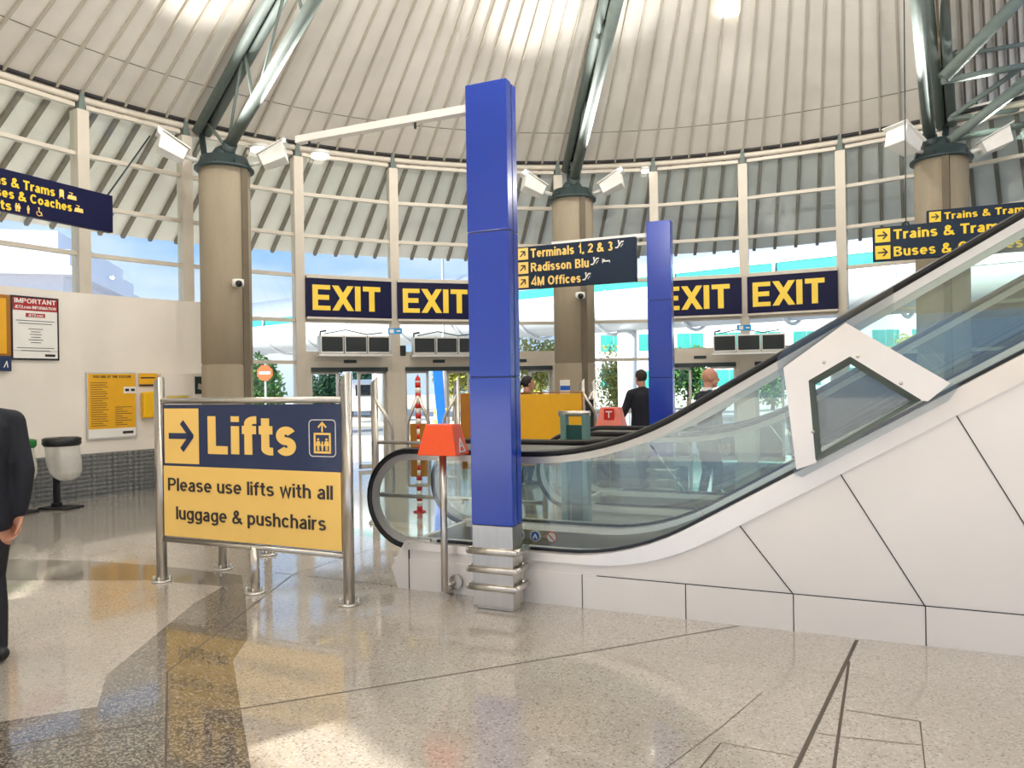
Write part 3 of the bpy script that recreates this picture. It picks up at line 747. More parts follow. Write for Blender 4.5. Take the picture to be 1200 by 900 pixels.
def glass_poly(s0, s1, slant0, slant1):
    # outline between deck top and handrail underside; joints lean back on the incline
    n = 14; low = []; high = []
    for k in range(n + 1):
        f = k / n
        sl = s0 + (s1 - s0) * f; sh = (s0 - slant0) + (s1 - slant1 - s0 + slant0) * f
        low.append((sl, zat(DTOP, sl) - 0.02)); high.append((sh, zat(HAND, sh) - 0.06))
    return low + high[::-1]
def make_escalator(loc, label):
    r = thing('escalator', label, 'escalator', loc, RZ, 'escalators climbing to the right')
    # near cladding: sloping panels over a plinth
    mb = MB()
    low = [(s, z - 0.002) for s, z in DLOW]
    mb.prism([(-3.22, 0.2), (-2.9, 0.2)] + [(S_END, 0.2)] + low[::-1] + [(-3.22, 0.313)], 0.004, 0.10)
    mb.prism([(-3.26, 0.0), (S_END, 0.0), (S_END, 0.235), (-1.6, 0.235), (-3.3, 0.235)], -0.004, 0.10)
    mb.prism([(-3.26, 0.0), (-3.16, 0.0), (-3.16, 0.36), (-3.2, 0.36), (-3.32, 0.16)], -0.008, WID + .12)
    mb.m = 1
    mb.box(-1.62, S_END, -0.005, 0.01, 0.235, 0.239)
    for s in (-1.73, -1.0, -0.32, 0.42, 1.2, 2.1, 3.0): mb.box(s, s + 0.006, -0.0055, 0.01, 0.0, 0.237)
    mb.box(-3.16, -3.155, -0.0095, 0.01, 0.0, 0.36)
    for s, ds in ((-0.32, -0.32), (0.42, -0.45), (1.2, -0.6), (2.1, -0.9)):
        s2 = s + ds
        z2 = zat(DLOW, s2) - 0.004
        mb.bar((s, 0.003, 0.237), (s2, 0.003, z2), 0.006, 0.007, Vector((0, 1, 0)))
    mb.build('cladding', ['cladding', 'blackgap'], r)
    # far cladding
    mb = MB(); mb.prism([(-3.22, 0.0), (S_END, 0.0)] + low[::-1] + [(-3.22, 0.313)], WID + .02, WID + 0.12)
    mb.build('cladding', 'cladding', r)
    for yo in (0.0, WID - 0.14):
        mb = MB()
        pts = DLOW + DTOP[::-1]
        lowp = [(s, zat(DLOW, s)) for s in [-3.2 + (S_END + 3.2) * k / 60 for k in range(61)]]
        highp = [(s, zat(DTOP, s)) for s, _ in lowp]
        n = len(lowp)
        y0, y1 = (yo - 0.02, yo + 0.22) if yo == 0 else (yo - 0.04, yo + 0.26)
        vs = [(s, y0, z) for s, z in lowp] + [(s, y0 + 0.015, z) for s, z in highp] + [(s, y1, z) for s, z in highp] + [(s, y1, z) for s, z in lowp]
        fs = []
        for i in range(n - 1):
            for a, b in ((0, 1), (1, 2), (2, 3), (3, 0)):
                fs.append((a * n + i, a * n + i + 1, b * n + i + 1, b * n + i))
        fs += [(0, n, 2 * n, 3 * n), (n - 1, 2 * n - 1, 3 * n - 1, 4 * n - 1)]
        mb._add(vs, fs)
        mb.m = 1
        gl = [(s, z) for s, z in highp if s > -2.95]
        sweep(mb, [(s, z + .004) for s, z in gl], [(-.004, yo + 0.055), (0.016, yo + 0.055), (0.016, yo + 0.09), (-.004, yo + 0.09)])
        mb.build('deck', ['deckmetal', 'black'], r)
    for side, yo in ((0, 0.07), (1, WID - 0.07)):
        # handrail and its light profile
        hp = loop_path(0.37, HAND) + HAND[1:]
        mb = MB(); sweep(mb, hp, [(-0.010, yo - 0.03), (0.010, yo - 0.042), (0.028, yo - 0.038), (0.038, yo), (0.028, yo + 0.038), (0.010, yo + 0.042), (-0.010, yo + 0.03)])
        mb.build('handrail', 'black', r)
        mb = MB(); sweep(mb, hp, [(-0.06, yo - 0.014), (-0.004, yo - 0.024), (-0.004, yo + 0.024), (-0.06, yo + 0.014)])
        mb.build('handrail_profile', 'alu', r)
        # glass panels
        arc = [(NC[0] + 0.32 * math.cos(a), NC[1] + 0.32 * math.sin(a)) for a in [PI * 0.5 + PI * 0.92 * k / 16 for k in range(17)]]
        mb = MB(); mb.prism([(-2.2, zat(HAND, -2.2) - 0.06)] + arc + [(-3.0, 0.355), (-2.2, 0.355)], yo - 0.006, yo + 0.006); mb.build('glass_panel', 'eglass', r)
        cuts = [(-2.195, 0), (-0.86, 0.40), (0.42, 0.42), (1.7, 0.42), (3.0, 0.42), (S_END - .05, 0.42)]
        for (sa, la), (sb, lb) in zip(cuts[:-1], cuts[1:]):
            mb = MB(); mb.prism(glass_poly(sa + 0.004, sb - 0.004, la, lb), yo - 0.006, yo + 0.006); mb.build('glass_panel', 'eglass', r)
        # skirt inside
        y0, y1 = (0.20, 0.215) if side == 0 else (WID - 0.215, WID - 0.20)
        mb = MB()
        sk = [(s, zat(DTOP, s) - 0.04) for s in [-3.1 + (S_END + 3.1) * k / 50 for k in range(51)]]
        mb.prism([(s, max(0.0, z - 0.5)) for s, z in sk] + sk[::-1], y0, y1)
        mb.build('skirt', 'comb', r)
    mb = MB(); mb.box(-3.1, -2.0, 0.215, WID - 0.215, 0.0, 0.03); mb.build('floor_plate', 'mat_navy', r)
    mb = MB(); mb.prism([(-2.0, 0.0), (-1.78, 0.0), (-1.78, 0.035), (-2.0, 0.032)], 0.215, WID - 0.215)
    for k in range(22): 
        x = 0.225 + k * (WID - 0.45) / 21; mb.box(-1.8, -1.72, x - .006, x + .006, 0.02, 0.036)
    mb.build('comb_plate', 'comb', r)
    s = -1.75
    while s < S_END - 0.5:
        z = max(zat(STEPL, s + 0.2), 0.03); zl = max(zat(STEPL, s - 0.2), 0.02)
        mb = MB(); mb.box(s, s + 0.4, 0.22, WID - 0.22, z - 0.03, z)
        mb.box(s, s + 0.02, 0.22, WID - 0.22, min(zl, z - .03) - 0.02, z - .03)
        mb.m = 1; mb.box(s, s + 0.02, 0.22, WID - 0.22, z, z + 0.002)
        mb.build('step', ['tread', 'linepaint'], r)
        s += 0.4
    return r
esc = make_escalator(E(0, 5.11), 'nearest escalator, its pale metal side panels facing us and a white guard on its rail')
esc2 = dup(esc, 'second escalator, seen through the glass behind the nearest one', E(0.62, 7.25))
# round pictograms on the far skirt of the nearest escalator
for k, (s, m_) in enumerate(((-2.62, 'postblue'), (-2.47, 'postblue'), (-2.32, 'redstripe'))):
    mb = MB(); mb.m = 0; mb.disc(0, 0.0, 0.05, -0.001); mb.m = 1; mb.disc(0, 0, 0.04, -0.005)
    mb.m = 0 if k < 2 else 2; mb.stroke([(-.015, -.02), (0, .02), (.015, -.02)] if k < 2 else [(-.03, .03), (.03, -.03)], 0.01, -0.009)
    o = mb.build('pictogram_sticker', ['redstripe' if k == 2 else 'white', 'white' if k == 2 else 'postblue', 'redstripe'], None, E(s, 5.11 + WID - 0.216, 0.28), RZ)
    tag(o, ['blue round sticker on the escalator skirt, nearest the blue pillar', 'blue round sticker on the escalator skirt, middle of three', 'red ringed white round sticker on the escalator skirt'][k], 'sticker', 'stickers on the skirt')

# white guard with clear sheet on the near balustrade
def att(x, y, t):
    d = ray(x, y); p = EYE + d * (t / d.dot(NV)); return p.dot(UV), p.z
tg = 5.06
g0 = att(990, 470, tg)
gr = thing('guard_casing', 'white pentagonal metal guard with a triangular opening on the near balustrade', 'guard', E(g0[0], tg, g0[1]), RZ)
def gl_(p): s, z = att(p[0], p[1], tg); return (s - g0[0], z - g0[1])
outer = [gl_(p) for p in ((919, 431), (991, 379), (1112, 449), (1086, 470), (957, 541), (934, 549))]
inner = [gl_(p) for p in ((948, 446), (996, 418), (1078, 468), (1078, 469), (957, 538), (956, 537))]
mb = MB()
for d0_, d1_ in ((-0.07, 0.02),):
    n = 6
    vs = [(x, d0_, z) for x, z in outer] + [(x, d0_, z) for x, z in inner] + [(x, d1_, z) for x, z in outer] + [(x, d1_, z) for x, z in inner]
    fs = []
    for i in range(n):
        j = (i + 1) % n
        if i == 3: continue
        fs += [(i, j, n + j, n + i), (2 * n + i, 2 * n + j, 3 * n + j, 3 * n + i), (i, j, 2 * n + j, 2 * n + i), (n + i, n + j, 3 * n + j, 3 * n + i)]
    mb._add(vs, fs)
mb.build('frame', 'deckmetal', gr)
mb = MB()
ip = inner
cx = sum(p[0] for p in ip) / 6; cz = sum(p[1] for p in ip) / 6
ins = [(cx + (x - cx) * .86, cz + (z - cz) * .86) for x, z in ip]
n = 6
vs = [(x, -0.068, z) for x, z in ip] + [(x, 0.03, z) for x, z in ins]
mb._add(vs, [(i, (i + 1) % n, n + (i + 1) % n, n + i) for i in range(n)])
mb.build('reveal', 'steel_green', gr)
mb = MB()
for p in ((966, 425), (1005, 418), (1055, 449), (953, 505)):
    q = gl_(p); mb.lathe([(0.0, 0.0), (0.011, 0.0), (0.008, 0.008), (0, 0.01)], (0, 0, 0), 10)
    base = len(mb.v) - 40
    for i in range(base, len(mb.v)):
        x, y, z = mb.v[i]; mb.v[i] = (q[0] + x, -0.07 - z, q[1] + y)
mb.build('bolts', 'stainless', gr)
mb = MB()
sheet = [gl_(p) for p in ((910, 420), (932, 390), (975, 372), (1047, 322), (1047, 428), (1126, 452), (1112, 470), (940, 560), (930, 556))]
mb.prism(sheet, 0.028, 0.034)
mb.build('clear_sheet', 'perspex', gr)

# ------------------------------------------------------------------ blue gantry pillars with beams
def make_pillar(label):
    r = thing('blue_pillar', label, 'pillar', (0, 0, 0), RZ, 'blue sign gantry pillars')
    mb = MB(); H = 3.74
    zs = [0.60, 1.65, 2.68, H]
    for a, b in zip(zs[:-1], zs[1:]): mb.box(-0.16, 0.16, 0.004, 0.085, a + 0.004, b - 0.004); mb.box(-0.156, 0.152, 0.115, 0.195, a + .004, b - .004)
    mb.m = 1; mb.box(-0.155, 0.150, 0.06, 0.14, 0.60, H - 0.003); mb.box(-0.155, 0.15, 0.008, 0.19, 0.6, H - .01)
    mb.build('shaft', ['blue', 'blue_dark'], r, bevel=0.004)
    mb = MB(); mb.box(-0.157, 0.157, 0.002, 0.10, 0.03, 0.60); mb.box(-0.150, 0.150, 0.108, 0.195, 0.03, 0.60); mb.box(-.14, .14, .03, .17, 0, 0.04)
    mb.build('plinth', 'stainless', r, bevel=0.003)
    for z in (0.42, 0.29, 0.165):
        mb = MB()
        loopp = [(-0.18, -0.012), (0.18, -0.012), (0.18, 0.205), (-0.18, 0.205)]
        for i in range(4):
            a, b = loopp[i], loopp[(i + 1) % 4]
            mb.tube([(a[0], a[1], z), (b[0], b[1], z)], 0.024, 10)
            mb.ell((a[0], a[1], z), .024, .024, .024, 8, 6)
        mb.build('bumper_rail', 'stainless', r)
    return r
P1 = E(0, 0); s1 = Vector((-0.158, 5.325, 0))
p1 = make_pillar('tall blue pillar with ribbed steel foot, standing in front of the near escalator'); p1.location = s1
s2 = Vector((1.97, 10.02, 0))
dup(p1, 'shorter-looking blue pillar beyond the escalators, beside the three-arrow sign', s2, RZ)
gb_ = MB(); gb_.box(-1.72, -0.165, 0.05, 0.12, 3.565, 3.62); gb_.m = 1; gb_.tube([(-.62, .08, 3.57), (-.62, .08, 3.52)], .01, 6); gb_.tube([(-1.6, .08, 3.57), (-1.6, .08, 3.53)], .01, 6)
tag(gb_.build('gantry_beam', ['white', 'steel_dark'], None, s1, RZ), 'thin white horizontal beam fixed to the top of the near blue pillar', 'beam', 'white gantry beams')
gb_ = MB(); gb_.box(-1.55, -0.165, 0.10, 0.17, 3.555, 3.61)
tag(gb_.build('gantry_beam', ['white'], None, s2, RZ), 'thin white beam running from the far blue pillar above the three-arrow sign', 'beam', 'white gantry beams')

# ------------------------------------------------------------------ icons for the signs
def ic_escalator(mb, x, z, k, y): mb.stroke([(x - .5 * k, z - .4 * k), (x - .25 * k, z - .4 * k), (x + .25 * k, z + .3 * k), (x + .5 * k, z + .3 * k)], .16 * k, y); mb.disc(x - .1 * k, z + .4 * k, .12 * k, y, 8); mb.stroke([(x - .1 * k, z + .3 * k), (x - .05 * k, z - .05 * k)], .14 * k, y); mb.stroke([(x + .15 * k, z - .35 * k), (x + .45 * k, z + .02 * k)], .07 * k, y)
def ic_person(mb, x, z, k, y, skirt=False):
    mb.disc(x, z + .42 * k, .1 * k, y, 10)
    mb.poly([(x - .16 * k, z + .28 * k), (x + .16 * k, z + .28 * k), (x + (.24 if skirt else .16) * k, z - .1 * k), (x - (.24 if skirt else .16) * k, z - .1 * k)], y)
    mb.rect(x - .11 * k, x - .02 * k, z - .5 * k, z - .1 * k, y); mb.rect(x + .02 * k, x + .11 * k, z - .5 * k, z - .1 * k, y)
def ic_bed(mb, x, z, k, y): mb.rect(x - .5 * k, x + .5 * k, z - .15 * k, z + .02 * k, y); mb.rect(x - .5 * k, x - .42 * k, z - .3 * k, z + .25 * k, y); mb.rect(x + .42 * k, x + .5 * k, z - .3 * k, z, y); mb.disc(x - .27 * k, z + .12 * k, .1 * k, y, 8)
def ic_train(mb, x, z, k, y): mb.poly([(x - .28 * k, z - .35 * k), (x + .28 * k, z - .35 * k), (x + .28 * k, z + .35 * k), (x + .18 * k, z + .5 * k), (x - .18 * k, z + .5 * k), (x - .28 * k, z + .35 * k)], y); mb.stroke([(x - .3 * k, z - .55 * k), (x - .15 * k, z - .35 * k)], .08 * k, y); mb.stroke([(x + .3 * k, z - .55 * k), (x + .15 * k, z - .35 * k)], .08 * k, y)
def ic_tram(mb, x, z, k, y): mb.poly([(x - .55 * k, z - .3 * k), (x + .55 * k, z - .3 * k), (x + .5 * k, z + .15 * k), (x - .4 * k, z + .15 * k)], y); mb.stroke([(x - .1 * k, z + .15 * k), (x + .1 * k, z + .4 * k), (x - .3 * k, z + .42 * k)], .07 * k, y)
def ic_wheel(mb, x, z, k, y):
    mb.disc(x - .05 * k, z + .42 * k, .1 * k, y, 8); mb.stroke([(x - .05 * k, z + .3 * k), (x - .02 * k, z - .05 * k), (x + .22 * k, z - .05 * k), (x + .32 * k, z - .42 * k)], .1 * k, y)
    mb.stroke([(x - .05 * k + .28 * k * math.cos(a), z - .2 * k + .28 * k * math.sin(a)) for a in [2.2 + .55 * i for i in range(8)]], .07 * k, y)
def arrow_r(mb, x, z, k, y, ang=0.0, w=.15):
    ca, sa = math.cos(ang), math.sin(ang)
    def T(p): return (x + k * (p[0] * ca - p[1] * sa), z + k * (p[0] * sa + p[1] * ca))
    mb.stroke([T((-.5, 0)), T((.42, 0))], w * k, y); mb.stroke([T((.06, .42)), T((.45, 0)), T((.06, -.42))], w * k, y)

# ------------------------------------------------------------------ Lifts sign in its tube frame
L0 = onfloor(190, 681); L1 = onfloor(408, 709)
sl = (L1 - L0).length; base = L0; rzl = RZ
ls = thing('lift_sign', 'navy and yellow Lifts board in a steel tube frame on the floor', 'sign', base, rzl)
def postmb(x, y, h, rad=0.042, slant=True):
    mb = MB(); seg = 20
    top = [(x + rad * math.cos(2 * PI * k / seg), y + rad * math.sin(2 * PI * k / seg), h + (rad * math.cos(2 * PI * k / seg + .3) * 1.1 if slant else 0)) for k in range(seg)]
    bot = [(p[0], p[1], 0.01) for p in top]
    mb.hexa(bot, top)
    mb.lathe([(0, 0.0), (0.085, 0.0), (0.085, 0.012), (rad, 0.014)], (x, y, 0), 24)
    for a in (0.4, 2.0, 3.6, 5.2): mb.lathe([(0.011, 0.01), (0.011, 0.045), (0, 0.048)], (x + .065 * math.cos(a), y + .065 * math.sin(a), 0), 8)
    mb.sm = [True if len(f) == 4 else False for f in mb.f]
    return mb
postmb(0, 0, 1.66).build('post', 'stainless', ls)
postmb(sl, 0, 1.66).build('post', 'stainless', ls)
xm = sl * 0.53
mb = postmb(xm, 0, 0.36, 0.036, False); mb.build('post', 'stainless', ls)
mb = MB(); mb.tube([(0.02, 0, 1.505), (sl - .02, 0, 1.505)], 0.024, 14); mb.build('top_rail', 'stainless', ls)
mb = MB(); mb.tube([(0.02, 0, 0.355), (sl - .02, 0, 0.355)], 0.022, 14); mb.build('bottom_rail', 'stainless', ls)
bx0, bx1, bz0, bzm, bz1 = 0.048, sl - 0.045, 0.385, 0.985, 1.472
mb = MB(); mb.box(bx0, bx1, -0.012, 0.012, bz0, bz1); bd = mb.build('board', 'navy', ls)
yf = -0.012
mb = MB(); mb.rect(bx0 + .004, bx1 - .004, bz0 + .004, bzm - 0.016, yf, .002); mb.rect(bx0 + .02, bx0 + .40, bzm + .005, bz1 - .03, yf, .002); mb.build('yellow_field', 'yellow', ls)
mb = MB(); mb.text('Lifts', bx0 + 0.50, bzm + 0.095, 0.300, yf - .001, 0.885, 0.215); mb.build('lettering', 'yellow', ls)
mb = MB(); arrow_r(mb, bx0 + .21, (bzm + bz1) / 2 - .012, 0.25, yf - .003, 0, .19); mb.build('arrow', 'navy', ls)
mb = Lines(ls, 'ink', 'lettering')
mb.text('Please use lifts with all', (bx0 + bx1) / 2 - .01, 0.765, 0.105, yf - .003, (bx1 - bx0) * 0.925, 0.142, 'C')
mb.text('luggage & pushchairs', (bx0 + bx1) / 2 + .0, 0.532, 0.105, yf - .003, (bx1 - bx0) * 0.84, 0.142, 'C')
mb = MB(); ix0, ix1 = bx1 - 0.285, bx1 - 0.045; iz0, iz1 = bzm + .098, bz1 - .117
c = .03
mb.m = 1
ring_ = []
for (cx_, cz_, a0) in ((ix1 - c, iz1 - c, 0), (ix0 + c, iz1 - c, PI / 2), (ix0 + c, iz0 + c, PI), (ix1 - c, iz0 + c, 1.5 * PI)):
    ring_ += [(cx_ + c * math.cos(a0 + PI / 2 * k / 4), cz_ + c * math.sin(a0 + PI / 2 * k / 4)) for k in range(5)]
mb.stroke(ring_ + [ring_[0]], .006, yf - .001)
mb.m = 0
xc = (ix0 + ix1) / 2
mb.frame(xc - .078, xc + .078, iz0 + .022, iz0 + .176, .016, yf - .001)
for k, (dx, kk) in enumerate(((-.038, .092), (0, .068), (.038, .092))): ic_person(mb, xc + dx, iz0 + .042 + kk * .5, kk, yf - .001, k != 1)
mb.stroke([(xc, iz0 + .184), (xc, iz1 - .024)], .013, yf - .001); mb.stroke([(xc - .034, iz1 - .054), (xc, iz1 - .02), (xc + .034, iz1 - .054)], .013, yf - .001)
mb.build('lift_symbol', ['yellow', 'white'], ls)
# low rail frame standing behind the board
q0, q1 = onfloor(261, 667), onfloor(314, 650)
rf = thing('low_rail_frame', 'low steel rail frame standing behind the Lifts board', 'railing', q0, math.atan2((q1 - q0).y, (q1 - q0).x))
ql = (q1 - q0).length
postmb(0, 0, 1.30, 0.036, False).build('post', 'stainless', rf); postmb(ql, 0, 1.30, 0.036, False).build('post', 'stainless', rf)
mb = MB(); mb.tube([(0, 0, 1.28), (ql, 0, 1.28)], .02, 10); mb.tube([(0, 0, .5), (ql, 0, .5)], .02, 10); mb.build('rails', 'stainless', rf)

# ------------------------------------------------------------------ red hoods on slim posts
def make_hood(loc, label, mside, colmat):
    r = thing('stop_button_hood', label, 'hood', loc, RZ, 'red hoods on slim posts')
    mb = MB(); zb, zt = 1.075, 1.305
    b = [(-0.165, -0.10, zb), (0.165, -0.10, zb), (0.165, 0.12, zb), (-0.165, 0.12, zb)]; t = [(-0.115, -0.06, zt), (0.115, -0.06, zt), (0.115, 0.07, zt), (-0.115, 0.07, zt)]
    mb.hexa(b, t); mb.build('hood', colmat, r, bevel=0.006)
    mb = MB(); mb.tube([(0.0, 0.0, 1.1), (0.0, 0.0, 0.05), (0.03, 0.05, 0.03)], 0.027, 14)
    mb.build('post', 'stainless', r)
    mb = MB(); mb.tube([(0.05, 0.095, 0.10), (0.05, 0.07, 0.10)], 0.055, 20); mb.tube([(0.0, 0.0, 0.08), (0.05, 0.09, 0.10)], 0.02, 8); mb.build('bracket', 'stainless', r)
    return r
h1 = make_hood(E(-3.0 + .22, 5.0), 'bright orange hood on a slim steel post beside the near escalator newel', 1, 'orange')
mb = MB()
def sidept(u_, v_): # right sloping face
    y = -0.10 + (0.22) * u_; z = 1.075 + .23 * v_; x = 0.165 - 0.05 * v_; return Vector((x + .003, y + (0.02 if False else 0), z))
for a, b in (((.3, .12), (.5, .55)), ((.5, .55), (.7, .12)), ((.7, .12), (.3, .12)), ((.35, .3), (.62, .3))): mb.bar(sidept(*a), sidept(*b), .012, .004, Vector((1, 0, 0)))
mb.build('triangle_mark', 'white', h1)
h2 = make_hood(Vector((1.175, 9.0, 0)), 'pale red hood beyond the second escalator, beside the man in black', 1, 'pinkhood')  # pinkish red, paler than the near hood
mb = MB(); mb.rect(-.06, .06, 1.16, 1.29, -.085, .006); mb.m = 1; mb.stroke([(-.035, 1.255), (.035, 1.255)], .014, -.094); mb.stroke([(0, 1.255), (0, 1.185)], .014, -.094)
mb.build('red_plate', ['redstripe', 'white'], h2)

# ------------------------------------------------------------------ trolley barriers: tube posts with boards
def make_barrier(loc, rz, label, side=1, striped=False, board='brown', wing=0.30, h=1.66):
    r = thing('barrier_post', label, 'barrier', loc, rz, 'tube barrier posts by the escalators')
    if striped:
        mb = MB(); seg = 14; z = 0.012; k = 0
        while z < h - .02:
            mb.m = k % 2; mb.tube([(0, 0, z), (0, 0, min(z + .065, h))], .036, seg); z += .065; k += 1
        mb.m = 0; mb.lathe([(.036, h), (.03, h + .03), (0, h + .08)], (0, 0, 0), seg); mb.lathe([(0, 0), (.08, 0), (.08, .014), (.036, .015)], (0, 0, 0), 16)
        mb.build('post', ['redstripe', 'white'], r)
    else: postmb(0, 0, h, .042, True).build('post', 'stainless', r)
    for sx in ((-1, 1) if side == 0 else (side,)):
        w = wing if side else wing / 2
        pts = [(0, -.02, 1.47), (sx * w * .75, -.02, 1.22), (sx * w * .95, -.02, 1.14), (sx * w, -.02, 1.08), (sx * w, -.02, 0.42), (sx * w * .96, -.02, .36), (sx * w * .85, -.02, .34), (0, -.02, 0.34)]
        mb = MB(); mb.tube(pts, .022, 10); mb.build('loop_tube', 'stainless', r)
    if board:
        mb = MB(); x0, x1 = (-wing / 2 + .03, wing / 2 - .03) if side == 0 else ((0.05, wing - .03) if side > 0 else (-wing + .03, -.05))
        mb.box(x0, x1, -.03, -.01, .45, 1.12 if side == 0 else 1.35); mb.build('board', board, r)
    return r
make_barrier(onfloor(441, 613), 0, 'steel barrier post with one side loop, just left of the near newel', 1, False, None, .21)
make_barrier(onfloor(492, 600), 0, 'red and white striped barrier post with a twin loop and backlit brown board', 0, True, 'brown', .27)  # board drawn brown: backlit shade of a yellow board put into its colour
pb = make_barrier(onfloor(537, 588), 0, 'steel barrier post with left loop beside the near blue pillar', -1, False, None, .18)
mb = MB(); mb.box(0.05, 0.42, -.02, 0.0, .45, 1.48); mb.build('board', 'brown', pb)
# rails from the first barrier post towards the second escalator
b0_ = onfloor(441, 613)
gr_ = thing('guide_rail', 'pair of steel guide rails running behind the near newel', 'railing', b0_, RZ)
for z in (0.945, 0.335):
    mb = MB(); mb.tube([(0.045, 0, z), (2.12, 0, z)], .022, 12); mb.build('rail', 'stainless', gr_)
postmb(2.12, 0, 0.96, .03, False).build('post', 'stainless', gr_)
# yellow board hoarding
c0_ = at(607, 560, 10.9); c0_.z = 0
yb = thing('yellow_board', 'large yellow board hoarding standing beyond the escalators', 'board', c0_, 0)
mb = MB(); mb.box(-0.12, 0.93, -.012, .012, .45, 1.45); mb.build('panel', 'amber', yb)
mb = MB(); mb.tube([(-.14, 0, 0), (-.14, 0, 1.47), (.95, 0, 1.47), (.95, 0, 0)], .018, 8); mb.tube([(-.14, 0, .43), (.95, 0, .43)], .018, 8); mb.build('frame', 'brown', yb)
make_barrier(at(684, 590, 11.3) * 1 - Vector((0, 0, at(684, 590, 11.3).z)), 0, 'steel barrier post at the right end of the yellow board', 1, False, 'grill', .2, 1.62)
make_barrier(at(697, 590, 11.9) * 1 - Vector((0, 0, at(697, 590, 11.9).z)), 0, 'steel barrier post behind the one at the yellow board end', -1, False, 'grill', .16, 1.62)
# teal pedestal between the escalators
pe = thing('teal_pedestal', 'teal steel pedestal with a tube top between the two escalators', 'pedestal', E(-2.49, 6.78), RZ)
mb = MB(); mb.box(0, .055, 0, .10, 0, 1.30); mb.box(.215, .27, 0, .10, 0, 1.30); mb.build('uprights', 'teal', pe, bevel=.004)
mb = MB(); mb.box(.055, .215, .03, .06, 0.12, 1.20); mb.build('panel', 'greenpanel', pe)
mb = MB(); mb.tube([(-.02, .03, 1.31), (.29, .03, 1.31)], .028, 12); mb.build('top_tube', 'stainless', pe)
mb = MB(); mb.box(-.02, .29, -.02, .12, 0, .02); mb.build('base_plate', 'steel_dark', pe)

# ------------------------------------------------------------------ hanging signs
def hang_sign(name, label, loc, rz, W, H, boardm, rows, group, tilecol='yellow2', tile=None, ang=0.0):
    r = thing(name, label, 'sign', loc, rz, group)
    mb = MB(); mb.box(0, W, 0, .09, -H, 0); mb.build('board', boardm, r, bevel=.006)
    rh = H / len(rows)
    if tile:
        for k in range(len(rows)):
            mb = MB(); zc = -rh * (k + .5); mb.rect(.03, .03 + tile, zc - tile / 2, zc + tile / 2, -.001, .003); ob = mb.build('arrow_tile', tilecol, r)
            mb = MB(); arrow_r(mb, .03 + tile / 2, zc, tile * .62, -.005, ang, .17); mb.build('arrow', 'ink', ob)
    return r, rh
# three-arrow sign by the far pillar
t9 = 9.93
sA, zA = att(604, 287, t9)
r, rh = hang_sign('hanging_sign', 'navy hanging sign with three diagonal arrows, Terminals row at its top', E(sA, t9, 3.55), RZ, 1.75, 0.60, 'slate', [0, 1, 2], 'hanging direction signs', 'yellow', .165, PI / 4)
cap = .125
mb = Lines(r, 'yellow', 'lettering')
mb.text('Terminals 1, 2 & 3', .235, -rh * .5 - cap / 2, cap, -.001, 1.20, .19)
mb.text('Radisson Blu', .235, -rh * 1.5 - cap / 2, cap, -.001, 0.86, .19)
mb.text('4M Offices', .235, -rh * 2.5 - cap / 2, cap, -.001, 0.74, .19)
mb = Lines(r, 'white', 'symbol'); mb.icon(ic_escalator, 1.53, -rh * .42, .11, -.001); mb.icon(ic_escalator, 1.18, -rh * 1.42, .11, -.001); mb.icon(ic_bed, 1.34, -rh * 1.45, .11, -.001); mb.icon(ic_escalator, 1.06, -rh * 2.42, .11, -.001)
# left sign (seen edge away), runs across the escalator direction
sgn = at(132, 229.5, 10.6)
rzn = math.atan2(NV.y, NV.x)
WL = 3.3
r, rh = hang_sign('hanging_sign', 'dark blue hanging sign at upper left reading Trams and Coaches', sgn - NV * WL, rzn, WL, 0.52, 'navy2', [0, 1, 2], 'hanging direction signs')
cap = .115
mb = Lines(r, 'yellow2')
def lx(px_, py_):   # position along the sign for a picture column
    d = ray(px_, py_); P = sgn.dot(UV); k = (P - EYE.dot(UV)) / d.dot(UV); return WL + ((EYE + d * k) - sgn).dot(NV)
xT0, xT1 = lx(29, 215), lx(64, 222)
mb.text('Trains & Trams', xT1, -.085 - cap, cap, -.001, (xT1 - xT0) * 2.62, .19, 'R')
xC1 = lx(84, 240)
mb.text('Buses & Coaches', xC1, -.235 - cap, cap, -.001, (xT1 - xT0) * 2.95, .19, 'R')
xO1 = lx(13, 244)
mb.text('Toilets', xO1, -.385 - cap, cap, -.001, (xT1 - xT0) * 1.25, .19, 'R')
mb = Lines(r, 'yellow', 'symbol')
mb.icon(ic_train, lx(72, 224), -.14, .11, -.001); mb.icon(ic_tram, lx(84, 227), -.15, .12, -.001); mb.icon(ic_tram, lx(92, 242), -.30, .12, -.001)
mb.icon(ic_person, lx(19, 242), -.44, .1, -.001); mb.icon(ic_person, lx(22, 242), -.44, .1, -.001, True); mb.icon(ic_person, lx(33, 245), -.44, .1, -.001); mb.icon(ic_wheel, lx(46, 247), -.44, .11, -.001)
# suspension rod from the sign to the soffit
mb = MB(); mb.tube([(WL - .05, .04, 0), (WL + .9, .3, 1.15)], .012, 6); mb.tube([(.4, .04, 0), (.4, .04, 2.2)], .012, 6); mb.build('hanger', 'steel_dark', r)
